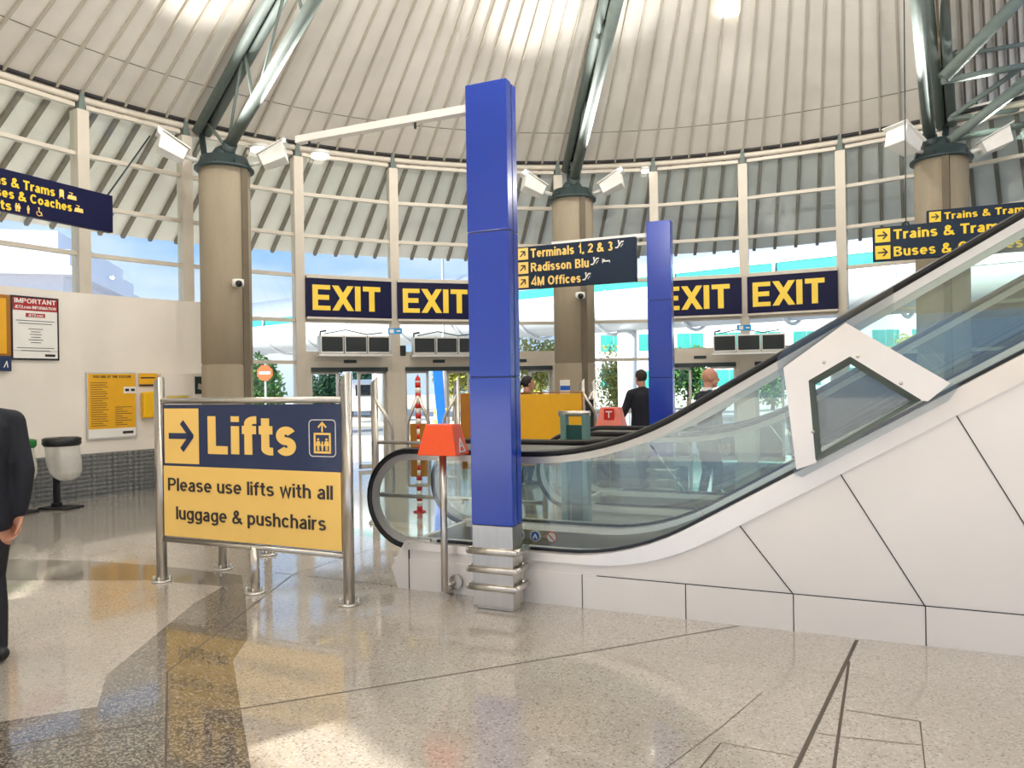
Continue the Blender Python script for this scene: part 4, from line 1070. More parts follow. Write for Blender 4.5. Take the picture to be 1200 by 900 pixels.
# right signs
def right_sign(label, x, y, Y, W, H, cap, wide, tile):
    p = at(x, y, Y)
    r, rh = hang_sign('hanging_sign', label, p, RZ, W, H, 'slate', [0, 1], 'hanging direction signs', 'yellow2', tile, 0)
    mb = Lines(r, 'yellow2'); x0 = .03 + tile + .04
    mb.text('Trains & Trams', x0, -rh * .5 - cap / 2, cap, -.001, wide, .19)
    mb.text('Buses & Coaches', x0, -rh * 1.5 - cap / 2, cap, -.001, wide * 1.12, .19)
    mb = MB(); ic_train(mb, x0 + wide + .09, -rh * .5, cap * 1.0, -.001); mb.build('symbols', 'white', r)
    return r
r = right_sign('large dark hanging sign at right with two arrow rows, nearer of the pair', 1022.5, 267, 10.6, 2.6, 0.475, .135, 1.35, .19)
mb = MB(); mb.tube([(.42, .04, 0), (.42, .04, 0.06), (.44, .04, 3.2)], .008, 6); mb.tube([(.38, .04, 0), (.40, .04, .05), (.44, .04, .05), (.46, .04, 0)], .012, 6); mb.build('hanger', 'steel_dark', r)
right_sign('dark hanging sign just above and behind the larger one at right', 1086, 247, 11.0, 2.2, 0.40, .10, 1.05, .15)

# ------------------------------------------------------------------ EXIT boxes, door heaters, small blue signs in the bays
def bay(i):
    a, b = MUL[i], MUL[i + 1]; pa, pb = ringp(a, RR - .03), ringp(b, RR - .03)
    return (pa + pb) / 2, math.atan2((pb - pa).y, (pb - pa).x), (pb - pa).length
def make_exit(W):
    r = thing('exit_sign', 'x', 'sign', (0, 0, 0), 0, 'EXIT signs over the doors')
    h = W / 2 - .09
    mb = MB(); mb.box(-h, h, -.16, .03, 2.88, 3.61); mb.build('box', 'navy2', r)
    mb = MB()
    for q in ((-h, h, 2.85, 2.89), (-h, h, 3.60, 3.65)): mb.box(q[0], q[1], -.175, .03, q[2], q[3])
    mb.build('frame', 'mullion', r)
    mb = MB(); mb.text('EXIT', -h + .10, 3.015, .465, -.16, 2 * h * .80, .195); mb.build('lettering', 'yellow2', r)
    return r
labs = {5: 'EXIT sign furthest left, over the left door bay', 6: 'EXIT sign partly hidden by the near blue pillar', 9: 'EXIT sign partly hidden by the far blue pillar', 10: 'EXIT sign furthest right, just above the escalator handrail'}
ex0 = None
for i in (5, 6, 9, 10):
    c_, z_, W_ = bay(i)
    if ex0 is None: ex0 = make_exit(1.79); ex0.location = c_; ex0.rotation_euler = (0, 0, z_); ex0['label'] = labs[i]
    else: dup(ex0, labs[i], c_, z_)
def make_heater():
    r = thing('door_heater', 'x', 'heater', (0, 0, 0), 0, 'air heaters above the doors')
    for k in range(3):
        mb = MB(); x = k * .435; mb.box(x, x + .42, 0, .28, 0, .33); o = mb.build('module', 'alu', r, bevel=.01)
        mb = MB(); mb.box(x + .02, x + .40, -.008, .004, .035, .30)
        for q in range(7): mb.box(x + .03, x + .39, -.014, -.006, .05 + q * .035, .058 + q * .035)
        mb.build('grille', 'grill', o)
    mb = MB(); mb.box(-.03, 1.34, -.02, .30, -.05, -.005); mb.build('tray', 'alu', r)
    mb = MB(); mb.tube([(.03, .15, .33), (.03, .15, .40), (.14, .15, .42)], .018, 8); mb.tube([(.1, .15, .36), (.5, .15, .44), (.9, .15, .36), (1.2, .15, .40)], .010, 6); mb.build('pipe', 'steel_dark', r)
    return r
h0 = make_heater()
spots = [(376, 414, 13.55, 5, 'three-module door heater under the left EXIT sign'), (485, 415, 14.35, 6, 'three-module door heater beside the near blue pillar'),
         (836, 413, 14.35, 9, 'three-module door heater seen above the bald man, right of the far pillar')]
for k, (x, y, Y, i, lab) in enumerate(spots):
    p = at(x, y, Y); rz = bay(i)[1] if i != 9 else bay(9)[1] * .9 + bay(10)[1] * .1
    if k == 0: h0.location = p; h0.rotation_euler = (0, 0, rz); h0['label'] = lab
    else: dup(h0, lab, p, rz)
for x, y, Y, lab in ((463, 388, 14.3, 'small blue sign on the mullion left of the near pillar'), (872, 384, 14.3, 'small blue sign on the mullion right of the far pillar')):
    mb = MB(); mb.box(-.13, .13, -.01, .02, -.055, .055); mb.m = 1; mb.rect(-.10, -.02, -.035, .035, -.01); mb.rect(.03, .10, -.012, .012, -.01)
    tag(mb.build('direction_plate', ['lightblue', 'white'], None, at(x, y, Y), 0), lab, 'sign', 'small blue mullion signs')
mb = MB(); mb.box(-.07, .07, -.02, .08, -.1, .1)
tag(mb.build('control_box', 'blackgap', None, at(471, 411, 14.68), 0, .006), 'small dark control box between the two left door heaters', 'box')

# cctv domes on the columns
def make_cctv(label, x, y, Y, rz):
    r = thing('cctv_camera', label, 'camera', at(x, y, Y), rz, 'cctv cameras on the columns')
    mb = MB(); mb.lathe([(0, .02), (.085, .02), (.09, -.05), (.08, -.09), (0, -.09)], (0, 0, 0), 20); mb.tube([(0, 0, -.03), (0, .25, -.03)], .035, 8); mb.build('housing', 'camwhite', r)
    mb = MB(); mb.ell((0, -.06, -.05), .055, .055, .055, 14, 8); mb.build('lens_dome', 'black', r)
make_cctv('white dome camera on the middle column under the three-arrow sign', 680, 344, 13.75, 0.0)
make_cctv('white dome camera on the left column', 279, 329, 11.55, 0.5)
# soffit downlights
for k, (x, y, Y, lab) in enumerate(((305, 174, 14.6, 'left one of two glowing ring lights under the left soffit'), (375, 181, 15.1, 'right one of two glowing ring lights under the left soffit'),
                                    (756, 199, 16.2, 'small glowing light under the soffit above the far pillar'))):
    # put it under the soffit along the sight line
    d = ray(x, y); best = None
    for q in range(400):
        P = EYE + d * (10 + q * .03)
        deg = math.degrees(math.atan2(P.x - RC.x, P.y - RC.y))
        lo_, hi_ = -0.245, 0.1
        for w in [lo_ + .005 * j for j in range(70)]:
            S = roofp(deg, w)
            if (Vector((S.x, S.y, 0)) - RC).length >= (Vector((P.x, P.y, 0)) - RC).length: ws_ = S
        if P.z > ws_.z - .30: best = P; break
    mb = MB(); R_ = .16 if k < 2 else .07
    mb.m = 0; mb.lathe([(R_ * .62, -.01), (R_ * .62, -.05), (R_, -.05), (R_, -.01)], (0, 0, 0), 24); 
    mb.m = 1; mb.lathe([(0, -.012), (R_ + .02, -.012), (R_ + .02, .05), (0, .05)], (0, 0, 0), 24)
    tag(mb.build('ring_light', ['lampwhite', 'camwhite'], None, best, 0), lab, 'light', 'ring lights under the soffit')
for k in range(9):  # first lamp has a fixture; the rest are unseen, added to brighten the hall
    deg = 17.2 + 40 * k
    if k == 1: continue
    P = roofp(deg, .268, .05)
    if k == 0:
        mb = MB(); mb.lathe([(0, -.03), (.16, -.03), (.17, -.01), (0.17, .03)], (0, 0, 0), 24)
        tag(mb.build('ceiling_light', 'lampwhite', None, P, 0), 'round glowing light on the roof at the top edge of the picture', 'light')
    ld = bpy.data.lights.new('ceiling_and_fill_lamp', 'SPOT'); ld.energy = DOWNLIGHT_W; ld.spot_size = math.radians(160); ld.spot_blend = 0.6; ld.shadow_soft_size = 0.17; ld.color = (1.0, 0.97, 0.92)
    lo = bpy.data.objects.new('ceiling_and_fill_lamp', ld); COL.objects.link(lo); lo.location = P + Vector((0, 0, -.25))

# ------------------------------------------------------------------ things on the left wall
RW = 9.195
def wallroot(name, label, cat, x, y, group=None):
    deg, z = onring(x, y, RW); r = thing(name, label, cat, ringp(deg, RW, z), ringrz(deg), group); return r
def wallsize(x0, x1, y0, y1):
    d0_, z0_ = onring(x0, y1, RW); d1_, z1_ = onring(x1, y0, RW)
    _, za = onring((x0 + x1) / 2, y0, RW); _, zb = onring((x0 + x1) / 2, y1, RW)
    return math.radians(d1_ - d0_) * RW, za - zb
# IMPORTANT poster
r = wallroot('framed_poster', 'white poster with red IMPORTANT heading in a black frame on the left wall', 'poster', 41, 385, 'posters on the left wall'); W, H = wallsize(14, 69, 348, 422)
mb = MB(); mb.frame(-W / 2, W / 2, -H / 2, H / 2, .025, 0); mb.box(-W / 2, W / 2, -.015, .0, -H / 2, H / 2); mb.build('frame', 'black', r)
mb = MB(); mb.rect(-W / 2 + .025, W / 2 - .025, -H / 2 + .025, H / 2 - .025, -.015); mb.build('sheet', 'white', r)
mb = MB(); mb.rect(-W / 2 + .025, W / 2 - .025, H / 2 - .2, H / 2 - .025, -.018); mb.rect(-.13, .13, H / 2 - .29, H / 2 - .235, -.018); mb.build('red_band', 'red', r)
mb = Lines(r, 'white', 'lettering'); mb.text('IMPORTANT', 0, H / 2 - .10, .065, -.021, W - .09, .17, 'C'); mb.text('JET2.com INFORMATION', 0, H / 2 - .175, .042, -.021, W - .09, .17, 'C'); mb.text('JET2.com', 0, H / 2 - .28, .034, -.021, .2, .17, 'C');
mb = MB()
for k, w in enumerate((.8, .7, 0, .3, .2, .25, .2, .3, .22, 0, .78, .6)):
    if w: mb.rect(-W * w / 2, W * w / 2, H / 2 - .345 - k * .038, H / 2 - .337 - k * .038, -.018)
mb.rect(-W / 2 + .03, W / 2 - .03, -H / 2 + .125, -H / 2 + .129, -.018)
mb.rect(W / 2 - .2, W / 2 - .06, -H / 2 + .05, -H / 2 + .085, -.018)
mb.build('small_print', 'ink', r)
# yellow noticeboard at the picture's edge
r = wallroot('notice_board', 'yellow noticeboard with a dark blue foot at the left edge', 'board', 0, 390, 'posters on the left wall'); W, H = wallsize(-12, 9, 348, 438)
mb = MB(); mb.box(-W, W / 2, -.03, 0, -H / 2, H / 2); mb.build('board', 'brown', r)
mb = MB(); mb.rect(-W, W / 2 - .06, -H * .27, H / 2 - .05, -.03, .01); mb.build('sheet', 'amber', r)
mb = MB(); mb.rect(-W, W / 2, -H / 2, -H * .30, -.03, .006); mb.m = 1; mb.stroke([(W * .1, -H * .45), (W * .25, -H * .37), (W * .3, -H * .45)], .012, -.037); mb.build('blue_strip', ['navy', 'white'], r)
# yellow station poster
r = wallroot('station_poster', 'tall yellow station information poster in a thin grey frame', 'poster', 131, 475, 'posters on the left wall'); W, H = wallsize(103, 160, 437, 514)
mb = MB(); mb.box(-W / 2, W / 2, -.02, 0, -H / 2, H / 2); mb.build('frame', 'alu', r)
mb = MB(); mb.rect(-W / 2 + .02, W / 2 - .02, -H / 2 + .15, H / 2 - .02, -.02); mb.build('sheet', 'amber', r)
mb = MB(); mb.rect(-W / 2 + .02, W / 2 - .02, -H / 2 + .02, -H / 2 + .15, -.02); mb.rect(W * .23, W * .49, H * .18, H * .28, -.023); mb.build('white_strip', 'white', r)
mb = MB(); mb.text('YOU ARE AT THE STATION', 0, H / 2 - .085, .04, -.023, W * .76, .16, 'C')
for k in range(20):
    w = (.55, .5, .58, .4, .52)[k % 5]
    mb.rect(-W * .43, -W * .43 + W * w * .6, H / 2 - .16 - k * .034, H / 2 - .152 - k * .034, -.023)
    if k > 10: mb.rect(W * .05, W * (.2 + .1 * (k % 3)), H / 2 - .16 - k * .034, H / 2 - .152 - k * .034, -.023)
mb.rect(W * .26, W * .34, H * .21, H * .25, -.026); mb.rect(W * .38, W * .46, H * .21, H * .25, -.026)
mb.rect(W * .2, W * .42, -H / 2 + .06, -H / 2 + .10, -.023)
mb.build('printing', 'ink', r)
# small yellow plate and telephone
r = wallroot('yellow_plate', 'small amber plate on the left wall above the yellow telephone', 'sign', 173, 445, 'small plates on the left wall'); W, H = wallsize(163, 183.5, 438, 453)
mb = MB(); mb.box(-W / 2, W / 2, -.012, 0, -H / 2, H / 2); mb.build('plate', 'amber', r)
mb = MB(); mb.rect(-W * .4, W * .4, H * .1, H * .2, -.012); mb.rect(-W / 2, W / 2, -H / 2, -H * .36, -.012); mb.build('printing', 'ink', r)
r = wallroot('wall_telephone', 'yellow wall telephone with black handset', 'telephone', 173, 474); W, H = wallsize(167, 184, 459, 490)
mb = MB(); mb.prism([(-W / 2, -H / 2), (W / 2 - .05, -H / 2), (W / 2, -H / 2 + .05), (W / 2, H / 2 - .04), (W / 2 - .06, H / 2), (-W / 2, H / 2 - .02)], -.13, 0); mb.build('body', 'phone', r, bevel=.02)
mb = MB(); mb.tube([(W / 2 - .02, -.13, -H * .35), (W / 2, -.16, -H * .2), (W / 2, -.16, H * .18), (W / 2 - .02, -.13, H * .32)], 0, 10, [.035, .022, .022, .035]); mb.build('handset', 'black', r)
# white cabinet with labels
deg, z = onring(222, 520, 8.95)
cb = thing('wall_cabinet', 'white flat cabinet on the wall between telephone and left column', 'cabinet', ringp(deg, 9.2), ringrz(deg))
mb = MB(); mb.box(-.40, .36, -.2, 0.0, .62, 1.86); mb.build('body', 'wall', cb, bevel=.006)
mb = MB(); mb.box(-.39, .08, -.212, -.2, 1.5, 1.85); mb.box(.1, .355, -.212, -.2, .64, 1.85); mb.build('door', 'wall', cb)
mb = MB(); mb.rect(-.33, .02, 1.40, 1.49, -.2, .006); mb.m = 1; mb.rect(-.30, -.02, 1.455, 1.465, -.206); mb.rect(-.2, -.08, 1.42, 1.43, -.206); mb.build('yellow_label', ['linepaint', 'ink'], cb)
mb = MB(); mb.rect(.12, .3, 1.52, 1.80, -.212, .01); mb.m = 1; mb.poly([(.16, 1.60), (.27, 1.57), (.28, 1.66), (.17, 1.69)], -.222); mb.m = 2; mb.frame(.115, .305, 1.515, 1.805, .01, -.212); mb.build('notice', ['steel_dark', 'alu', 'alu'], cb)

# ------------------------------------------------------------------ litter sacks on stands
def make_bin(label, x, y, lidm):
    p = onfloor(x, y)
    r = thing('litter_sack_stand', label, 'bin', p, -0.15, 'litter sack stands by the left wall')
    mb = MB(); mb.box(-.03, .03, -.02, .04, .02, .92); mb.build('pole', 'binblack', r)
    mb = MB(); mb.box(-.16, .30, -.15, .16, 0, .03); mb.box(-.05, .05, -.04, .06, .03, .08); mb.build('base', 'binblack', r, bevel=.01)
    mb = MB(); mb.lathe([(.05, .975), (.20, .975), (.235, .96), (.235, .89), (.215, .86), (.20, .86), (.20, .955), (.05, .955)], (.14, -.05, 0), 28); mb.build('lid_ring', lidm, r)
    mb = MB()
    random.seed(int(x)); prof_ = [(.215, .90), (.20, .80), (.21, .66), (.19, .52), (.16, .45), (.08, .40), (0, .39)]; seg = 24; vs = []
    for rr, zz in prof_:
        for k in range(seg):
            a = 2 * PI * k / seg; q = rr * (1 + .12 * math.sin(5 * a + zz * 9) * (1 - zz) + random.uniform(-.03, .03))
            vs.append((.14 + q * math.cos(a) + (.9 - zz) * .12, -.05 + q * math.sin(a), zz + random.uniform(-.01, .01)))
    mb._add(vs, [(i * seg + k, i * seg + (k + 1) % seg, (i + 1) * seg + (k + 1) % seg, (i + 1) * seg + k) for i in range(len(prof_) - 1) for k in range(seg)], True)
    mb.build('sack', 'bagm', r)
make_bin('litter sack stand with a black rim and clear bag below the posters', 66, 596, 'binblack')
make_bin('litter sack stand with a green rim, behind the man in the dark suit', 12, 602, 'bingreen')

# ------------------------------------------------------------------ people
def remesh(mb, vox, smooth, name):
    me = bpy.data.meshes.new('tmp'); me.from_pydata(mb.v, [], mb.f)
    bm = bmesh.new(); bm.from_mesh(me); bmesh.ops.recalc_face_normals(bm, faces=bm.faces); bm.to_mesh(me); bm.free()
    o = bpy.data.objects.new('tmp', me); COL.objects.link(o)
    m = o.modifiers.new('r', 'REMESH'); m.mode = 'VOXEL'; m.voxel_size = vox
    s_ = o.modifiers.new('s', 'SMOOTH'); s_.iterations = smooth; s_.factor = .5
    dg = bpy.context.evaluated_depsgraph_get(); dg.update()
    out = bpy.data.meshes.new_from_object(o.evaluated_get(dg)); out.name = name
    bpy.data.objects.remove(o); bpy.data.meshes.remove(me)
    for p in out.polygons: p.use_smooth = True
    return out
def hand(mb, wr, d, palm_n, k=1.0, curl=0.5, thumb=1):
    d = d.normalized(); pn = palm_n.normalized(); side = d.cross(pn).normalized()
    pc = wr + d * .055 * k
    rot = Matrix((side, pn, d)).transposed()
    mb.ell(pc, .040 * k, .016 * k, .055 * k, 12, 8, rot); mb.chain([wr - d * .02, pc], [.026 * k, .024 * k])
    for j, (off, ln) in enumerate(((-.030, .068), (-.010, .078), (.010, .074), (.029, .058))):
        p = wr + d * .098 * k + side * off * k; q = d.copy(); pts = [p - d * .02, p]
        for sgm in (.42, .33, .25):
            q = (q * math.cos(curl) + pn * math.sin(curl)).normalized(); p = p + q * ln * k * sgm * 1.1; pts.append(p)
        mb.chain(pts, [.0098 * k, .0095 * k, .0088 * k, .008 * k, .007 * k])
    p = wr + d * .03 * k + side * (-.034 * thumb) * k
    pts = [p, p + (d * .028 - side * .022 * thumb + pn * .012) * k, p + (d * .058 - side * .026 * thumb + pn * .022) * k, p + (d * .078 - side * .020 * thumb + pn * .03) * k]
    mb.chain(pts, [.013 * k, .0115 * k, .010 * k, .008 * k])
def make_person(name_label, loc, rz, arms, coat, trouser, hairstyle, headturn=0.0, stride=0.0, k=1.0, collar=False, coat_len=.80, voxel=.008, haircol='hair'):
    r = thing('person', name_label, 'person', loc, rz)
    K = k
    def V(x, y, z): return Vector((x * K, y * K, z * K))
    b = MB()
    hc = V(0, .03, 1.655); RT = Matrix.Rotation(headturn, 3, 'Z')
    def HD(x, y, z): return hc + RT @ V(x, y, z)
    b.ell(hc + V(0, 0, .03), .078 * K, .095 * K, .100 * K, 20, 14, RT)
    b.ell(HD(0, .028, -.045), .058 * K, .066 * K, .075 * K, 16, 10, RT)
    b.ell(HD(0, .070, -.095), .026 * K, .022 * K, .020 * K, 10, 8)
    b.chain([HD(0, .088, .02), HD(0, .108, -.022)], [.010 * K, .016 * K])
    for sx in (-1, 1):
        b.ell(HD(sx * .08, -.005, -.005), .012 * K, .020 * K, .032 * K, 10, 8, RT)
        b.ell(HD(sx * .03, .082, .038), .022 * K, .012 * K, .008 * K, 8, 6)
    b.ell(HD(0, .088, -.055), .024 * K, .012 * K, .010 * K, 8, 6)
    b.chain([V(0, -.005, 1.42), V(0, .0, 1.50), HD(0, -.02, -.06)], [.066 * K, .056 * K, .056 * K])
    for z, rx, ry in ((1.40, .17, .105), (1.30, .165, .12), (1.18, .15, .112), (1.06, .145, .11), (.97, .16, .12), (.90, .155, .12)): b.ell(V(0, 0, z), rx * K, ry * K, .09 * K, 18, 10)
    for sx in (-1, 1):
        st = stride * sx
        hip, knee, ank = V(sx * .09, 0, .92), V(sx * .10, .05 + st * .5, .50), V(sx * .10, -.03 + st, .09 + max(0, -st) * .12)
        b.chain([hip, (hip + knee) / 2, knee, knee * .55 + ank * .45, ank], [.095 * K, .082 * K, .058 * K, .058 * K, .042 * K])
        b.chain([ank + V(0, -.03, -.04), ank + V(0, .08, -.055), ank + V(sx * .01, .17, -.06)], [.042 * K, .038 * K, .032 * K])
    hands = []
    for sx, (el, wr, pn, curl) in zip((-1, 1), arms):
        sh = V(sx * .185, 0, 1.42); el, wr = V(*el), V(*wr)
        b.chain([V(sx * .08, 0, 1.44), sh, (sh + el) / 2, el, (el + wr) / 2, wr], [.06 * K, .056 * K, .047 * K, .040 * K, .038 * K, .027 * K])
        hand(b, wr, wr - el, Vector(pn), K, curl, sx); hands.append(wr + (wr - el).normalized() * .08 * K)
    me = remesh(b, voxel, 3, 'body')
    for m_ in ('skin', coat, trouser, 'shoe'): me.materials.append(M[m_])
    for p in me.polygons:
        c = p.center
        if c.z > 1.485 * K or any((c - h).length < .115 * K for h in hands): p.material_index = 0
        elif c.z < .085 * K: p.material_index = 3
        elif c.z < 1.0 * K: p.material_index = 2
        else: p.material_index = 1
    o = bpy.data.objects.new('body', me); COL.objects.link(o); o.parent = r
    j = MB()
    secs = [(coat_len - .02, .168, .128), (coat_len, .178, .138), (.90, .180, .138), (1.0, .176, .134), (1.10, .166, .128), (1.20, .172, .132), (1.31, .186, .138), (1.40, .190, .126), (1.455, .15, .10), (1.475, .07, .07)]
    seg = 24; vs = [V(rx * math.cos(2 * PI * q / seg), ry * math.sin(2 * PI * q / seg), z) for z, rx, ry in secs for q in range(seg)]
    j._add(vs, [(i * seg + q, i * seg + (q + 1) % seg, (i + 1) * seg + (q + 1) % seg, (i + 1) * seg + q) for i in range(len(secs) - 1) for q in range(seg)] + [tuple(range(seg)), tuple((len(secs) - 1) * seg + q for q in range(seg))])
    for sx, (el, wr, pn, curl) in zip((-1, 1), arms):
        sh = V(sx * .185, 0, 1.42); el, wr = V(*el), V(*wr); we = wr - (wr - el).normalized() * .015
        j.chain([V(sx * .07, 0, 1.45), sh, (sh + el) / 2, el, (el + wr) / 2, we], [.068 * K, .074 * K, .064 * K, .058 * K, .055 * K, .044 * K])
    j.chain([V(0, -.01, 1.45), V(0, -.005, 1.485)], [.085 * K, .07 * K])
    jm = remesh(j, .012, 8, 'jacket'); jm.materials.append(M[coat])
    jo = bpy.data.objects.new('jacket', jm); COL.objects.link(jo); jo.parent = r
    if collar:
        mb = MB(); mb.lathe([(.066 * K, 1.485 * K), (.072 * K, 1.53 * K), (.064 * K, 1.545 * K)], (0, -.005, 0), 20); mb.build('shirt_collar', 'shirt', r)
    if hairstyle:
        hb = MB()
        if hairstyle == 'crop':
            hb.ell(hc + V(0, 0, .036) + RT @ V(0, -.012, 0), .086 * K, .098 * K, .100 * K, 20, 14, RT)
        else:
            hb.ell(hc + V(0, 0, .036) + RT @ V(0, -.014, 0), .092 * K, .104 * K, .104 * K, 20, 14, RT); hb.chain([HD(0, -.10, .03), HD(0, -.155, .0), HD(0, -.17, -.10), HD(0, -.15, -.19)], [.04 * K, .045 * K, .038 * K, .015 * K])
        vs_ = hb.v; 
        # keep only crown and back of the head
        keep = []
        RI = RT.inverted()
        for f, mi_, sm_ in zip(hb.f, hb.mi, hb.sm):
            c = sum((Vector(vs_[i]) for i in f), Vector()) / len(f); q = RI @ (c - hc)
            if q.z > .075 * K or q.y < (-.02 * K) or (q.y < .03 * K and q.z > .02 * K): keep.append(f)
        hb.f = keep; hb.mi = [0] * len(keep); hb.sm = [True] * len(keep)
        hb.build('hair', haircol, r)
    eb_ = MB()
    for sx in (-1, 1): eb_.ell(HD(sx * .031, .084, .018), .011 * K, .007 * K, .007 * K, 8, 6)
    eb_.build('eyes', 'ink', r)
    return r
# man at the left edge, back turned, right arm hanging
make_person('person in a dark suit at the left edge, back turned, arm hanging', Vector((-3.14, 4.42, 0)), 0.9,
            [((-.26, .0, 1.12), (-.25, .08, .86), (1, 0, 0), .45), ((.22, -.08, 1.13), (.20, -.05, .87), (-1, 0, 0), .45)], 'suit', 'trouser', 'crop', 0.2, .02, 1.0, False, .80, .0065)
make_person('person in a black jacket walking away beyond the escalators, left arm out', at(752, 440, 11.2) * 1 - Vector((0, 0, at(752, 440, 11.2).z)), 0.35,
            [((-.27, .06, 1.16), (-.33, .20, .97), (1, 0, 0), .7), ((.25, .0, 1.12), (.24, .1, .88), (-1, 0, 0), .4)], 'jacket', 'trouser', 'crop', 0.0, .14, 1.0, haircol='hair2')
p3 = at(829, 440, 9.15); p3.z = 0
pr3 = make_person('bald person in a dark suit with white collar, standing beyond the escalators in profile', p3, -1.35,
            [((-.25, .06, 1.14), (-.14, .30, 1.30), (0, -1, .3), 1.0), ((.25, .0, 1.12), (.24, .1, .88), (-1, 0, 0), .4)], 'suit', 'trouser', None, -0.30, .05, .985, True)
mb = MB(); mb.box(-.016, .016, -.006, .006, -.07, .07); ph = mb.build('mobile_phone', 'black', None, Vector((0, 0, 0)), 0, .003)
ph.location = p3 + Matrix.Rotation(-1.35, 3, 'Z') @ Vector((-.10, .385, 1.395)); ph.rotation_euler = (0.4, 0.2, -1.35)
tag(ph, 'black mobile phone held up by the bald person', 'phone')
p4 = at(617, 445, 12.0); p4.z = 0
make_person('dark haired person with a ponytail standing behind the yellow board', p4, -1.1,
            [((-.23, .04, 1.14), (-.2, .2, 1.0), (1, 0, 0), .5), ((.23, .04, 1.14), (.2, .2, 1.0), (-1, 0, 0), .5)], 'jacket', 'trouser', 'pony', -0.2, .0, .965)
# ticket box on the board's ledge
q = at(662, 452, 11.6)
mb = MB(); mb.box(-.07, .07, -.04, .04, -1.45, .09); 
lb_ = thing('leaflet_stand', 'narrow blue and white leaflet stand behind the yellow board', 'stand', Vector((q.x, q.y, 0)))
mb = MB(); mb.box(-.075, .075, -.04, .04, 1.40, q.z + .09); mb.build('box', 'white', lb_)
mb = MB(); mb.rect(-.075, .075, q.z - .07, q.z + .0, -.04); mb.m = 0; mb.build('blue_panel', 'postblue', lb_)
mb = MB(); mb.tube([(0, 0, 0), (0, 0, 1.42)], .02, 8); mb.lathe([(0, 0), (.14, 0), (.14, .02), (0, .02)], (0, 0, 0), 16); mb.build('stem', 'steel_dark', lb_)

# ------------------------------------------------------------------ outside: walkway, buildings, trees, street things
A, B = at(300, 400, 41.0), at(1280, 360, 18.8); A.z = B.z = 0
A = A - (B - A) * .06
d = (B - A); Ln = d.length; rzw = math.atan2(d.y, d.x)
wk = thing('elevated_walkway', 'long white elevated walkway with silver roof and teal windows outside', 'walkway', A, rzw)
def shell(a0, a1, ry, rz_, zc, nm, m_, th=.08, n=12):
    mb = MB(); pts = [(ry * math.cos(a0 + (a1 - a0) * k / n), zc + rz_ * math.sin(a0 + (a1 - a0) * k / n)) for k in range(n + 1)]
    mb._add([(0, y, z) for y, z in pts] + [(Ln, y, z) for y, z in pts], [(k, k + 1, n + 2 + k, n + 1 + k) for k in range(n)], True)
    return mb.build(nm, m_, wk)
shell(0.0, PI, 1.55, 1.15, 5.03, 'roof_shell', 'tuberoof')
shell(PI, 2 * PI, 1.55, 1.0, 4.42, 'belly_shell', 'tubewhite')
mb = MB(); mb.box(0, Ln, -1.52, 1.52, 4.70, 5.04); mb.build('window_band', 'tealglass', wk)
mb = MB(); mb.box(0, Ln, -1.58, 1.58, 4.40, 4.70); mb.build('sill_band', 'tubewhite', wk)
x = 2.0
while x < Ln:
    mb = MB()
    pts = [(x, -(1.6) * math.cos(a), 4.7 + 1.38 * math.sin(a)) for a in [PI * k / 16 for k in range(17)]] + [(x, 1.6 * math.cos(a), 4.7 - 1.38 * math.sin(a)) for a in [PI * k / 16 for k in range(17)]]
    mb.tube(pts, .06, 6); mb.build('hoop', 'tubewhite', wk); x += 3.2
for x in (12, 25, 38):
    mb = MB(); mb.tube([(x, 0, -.16), (x, 0, 3.5)], .35, 14); mb.build('pier', 'tubewhite', wk)
# white office block with teal windows
oA = at(690, 440, 62); oA.z = -.16
ob_ = thing('office_block', 'white office building with rows of teal windows far behind the walkway', 'building', oA, -0.06)
mb = MB(); mb.box(0, 60, 0, 14, 0, 9.0); mb.box(-.2, 60.2, -.25, 0, 8.6, 9.2); mb.build('wall', 'office', ob_)
wm = None
for zr in (1.3, 4.3, 7.0):
    for k in range(19):
        mb = None
        if wm is None:
            w_ = MB(); w_.box(0, 1.0, -.06, .02, 0, 1.35); w_.box(1.08, 2.08, -.06, .02, 0, 1.35); wm = w_.build('window_pair', 'tealglass', ob_); o = wm
        else: o = wm.copy(); COL.objects.link(o); o.parent = ob_
        o.location = (1.0 + k * 3.1, 0, zr)
# stepped pale building at the left
lb = at(-60, 300, 34); lb.z = -.16
bl = thing('stepped_building', 'pale lilac flat roofed building outside at the far left', 'building', lb, 0.25)
mb = MB(); mb.box(-14, 4.6, 0, 12, 0, 7.1); mb.build('wall', 'lilac', bl)
mb = MB(); mb.box(-14, 5.4, -.7, 12, 7.1, 7.5); mb.box(-14, 5.0, -.4, 12, 7.5, 8.3); mb.box(-14, 4.4, 0, 12, 8.3, 9.2); mb.build('roof_steps', 'lilac', bl)
mb = MB()
for k in range(6): mb.box(-6 + k * 1.7, -4.6 + k * 1.7, -.04, .02, 4.6, 6.2)
mb.build('window_row', 'carglass', bl)
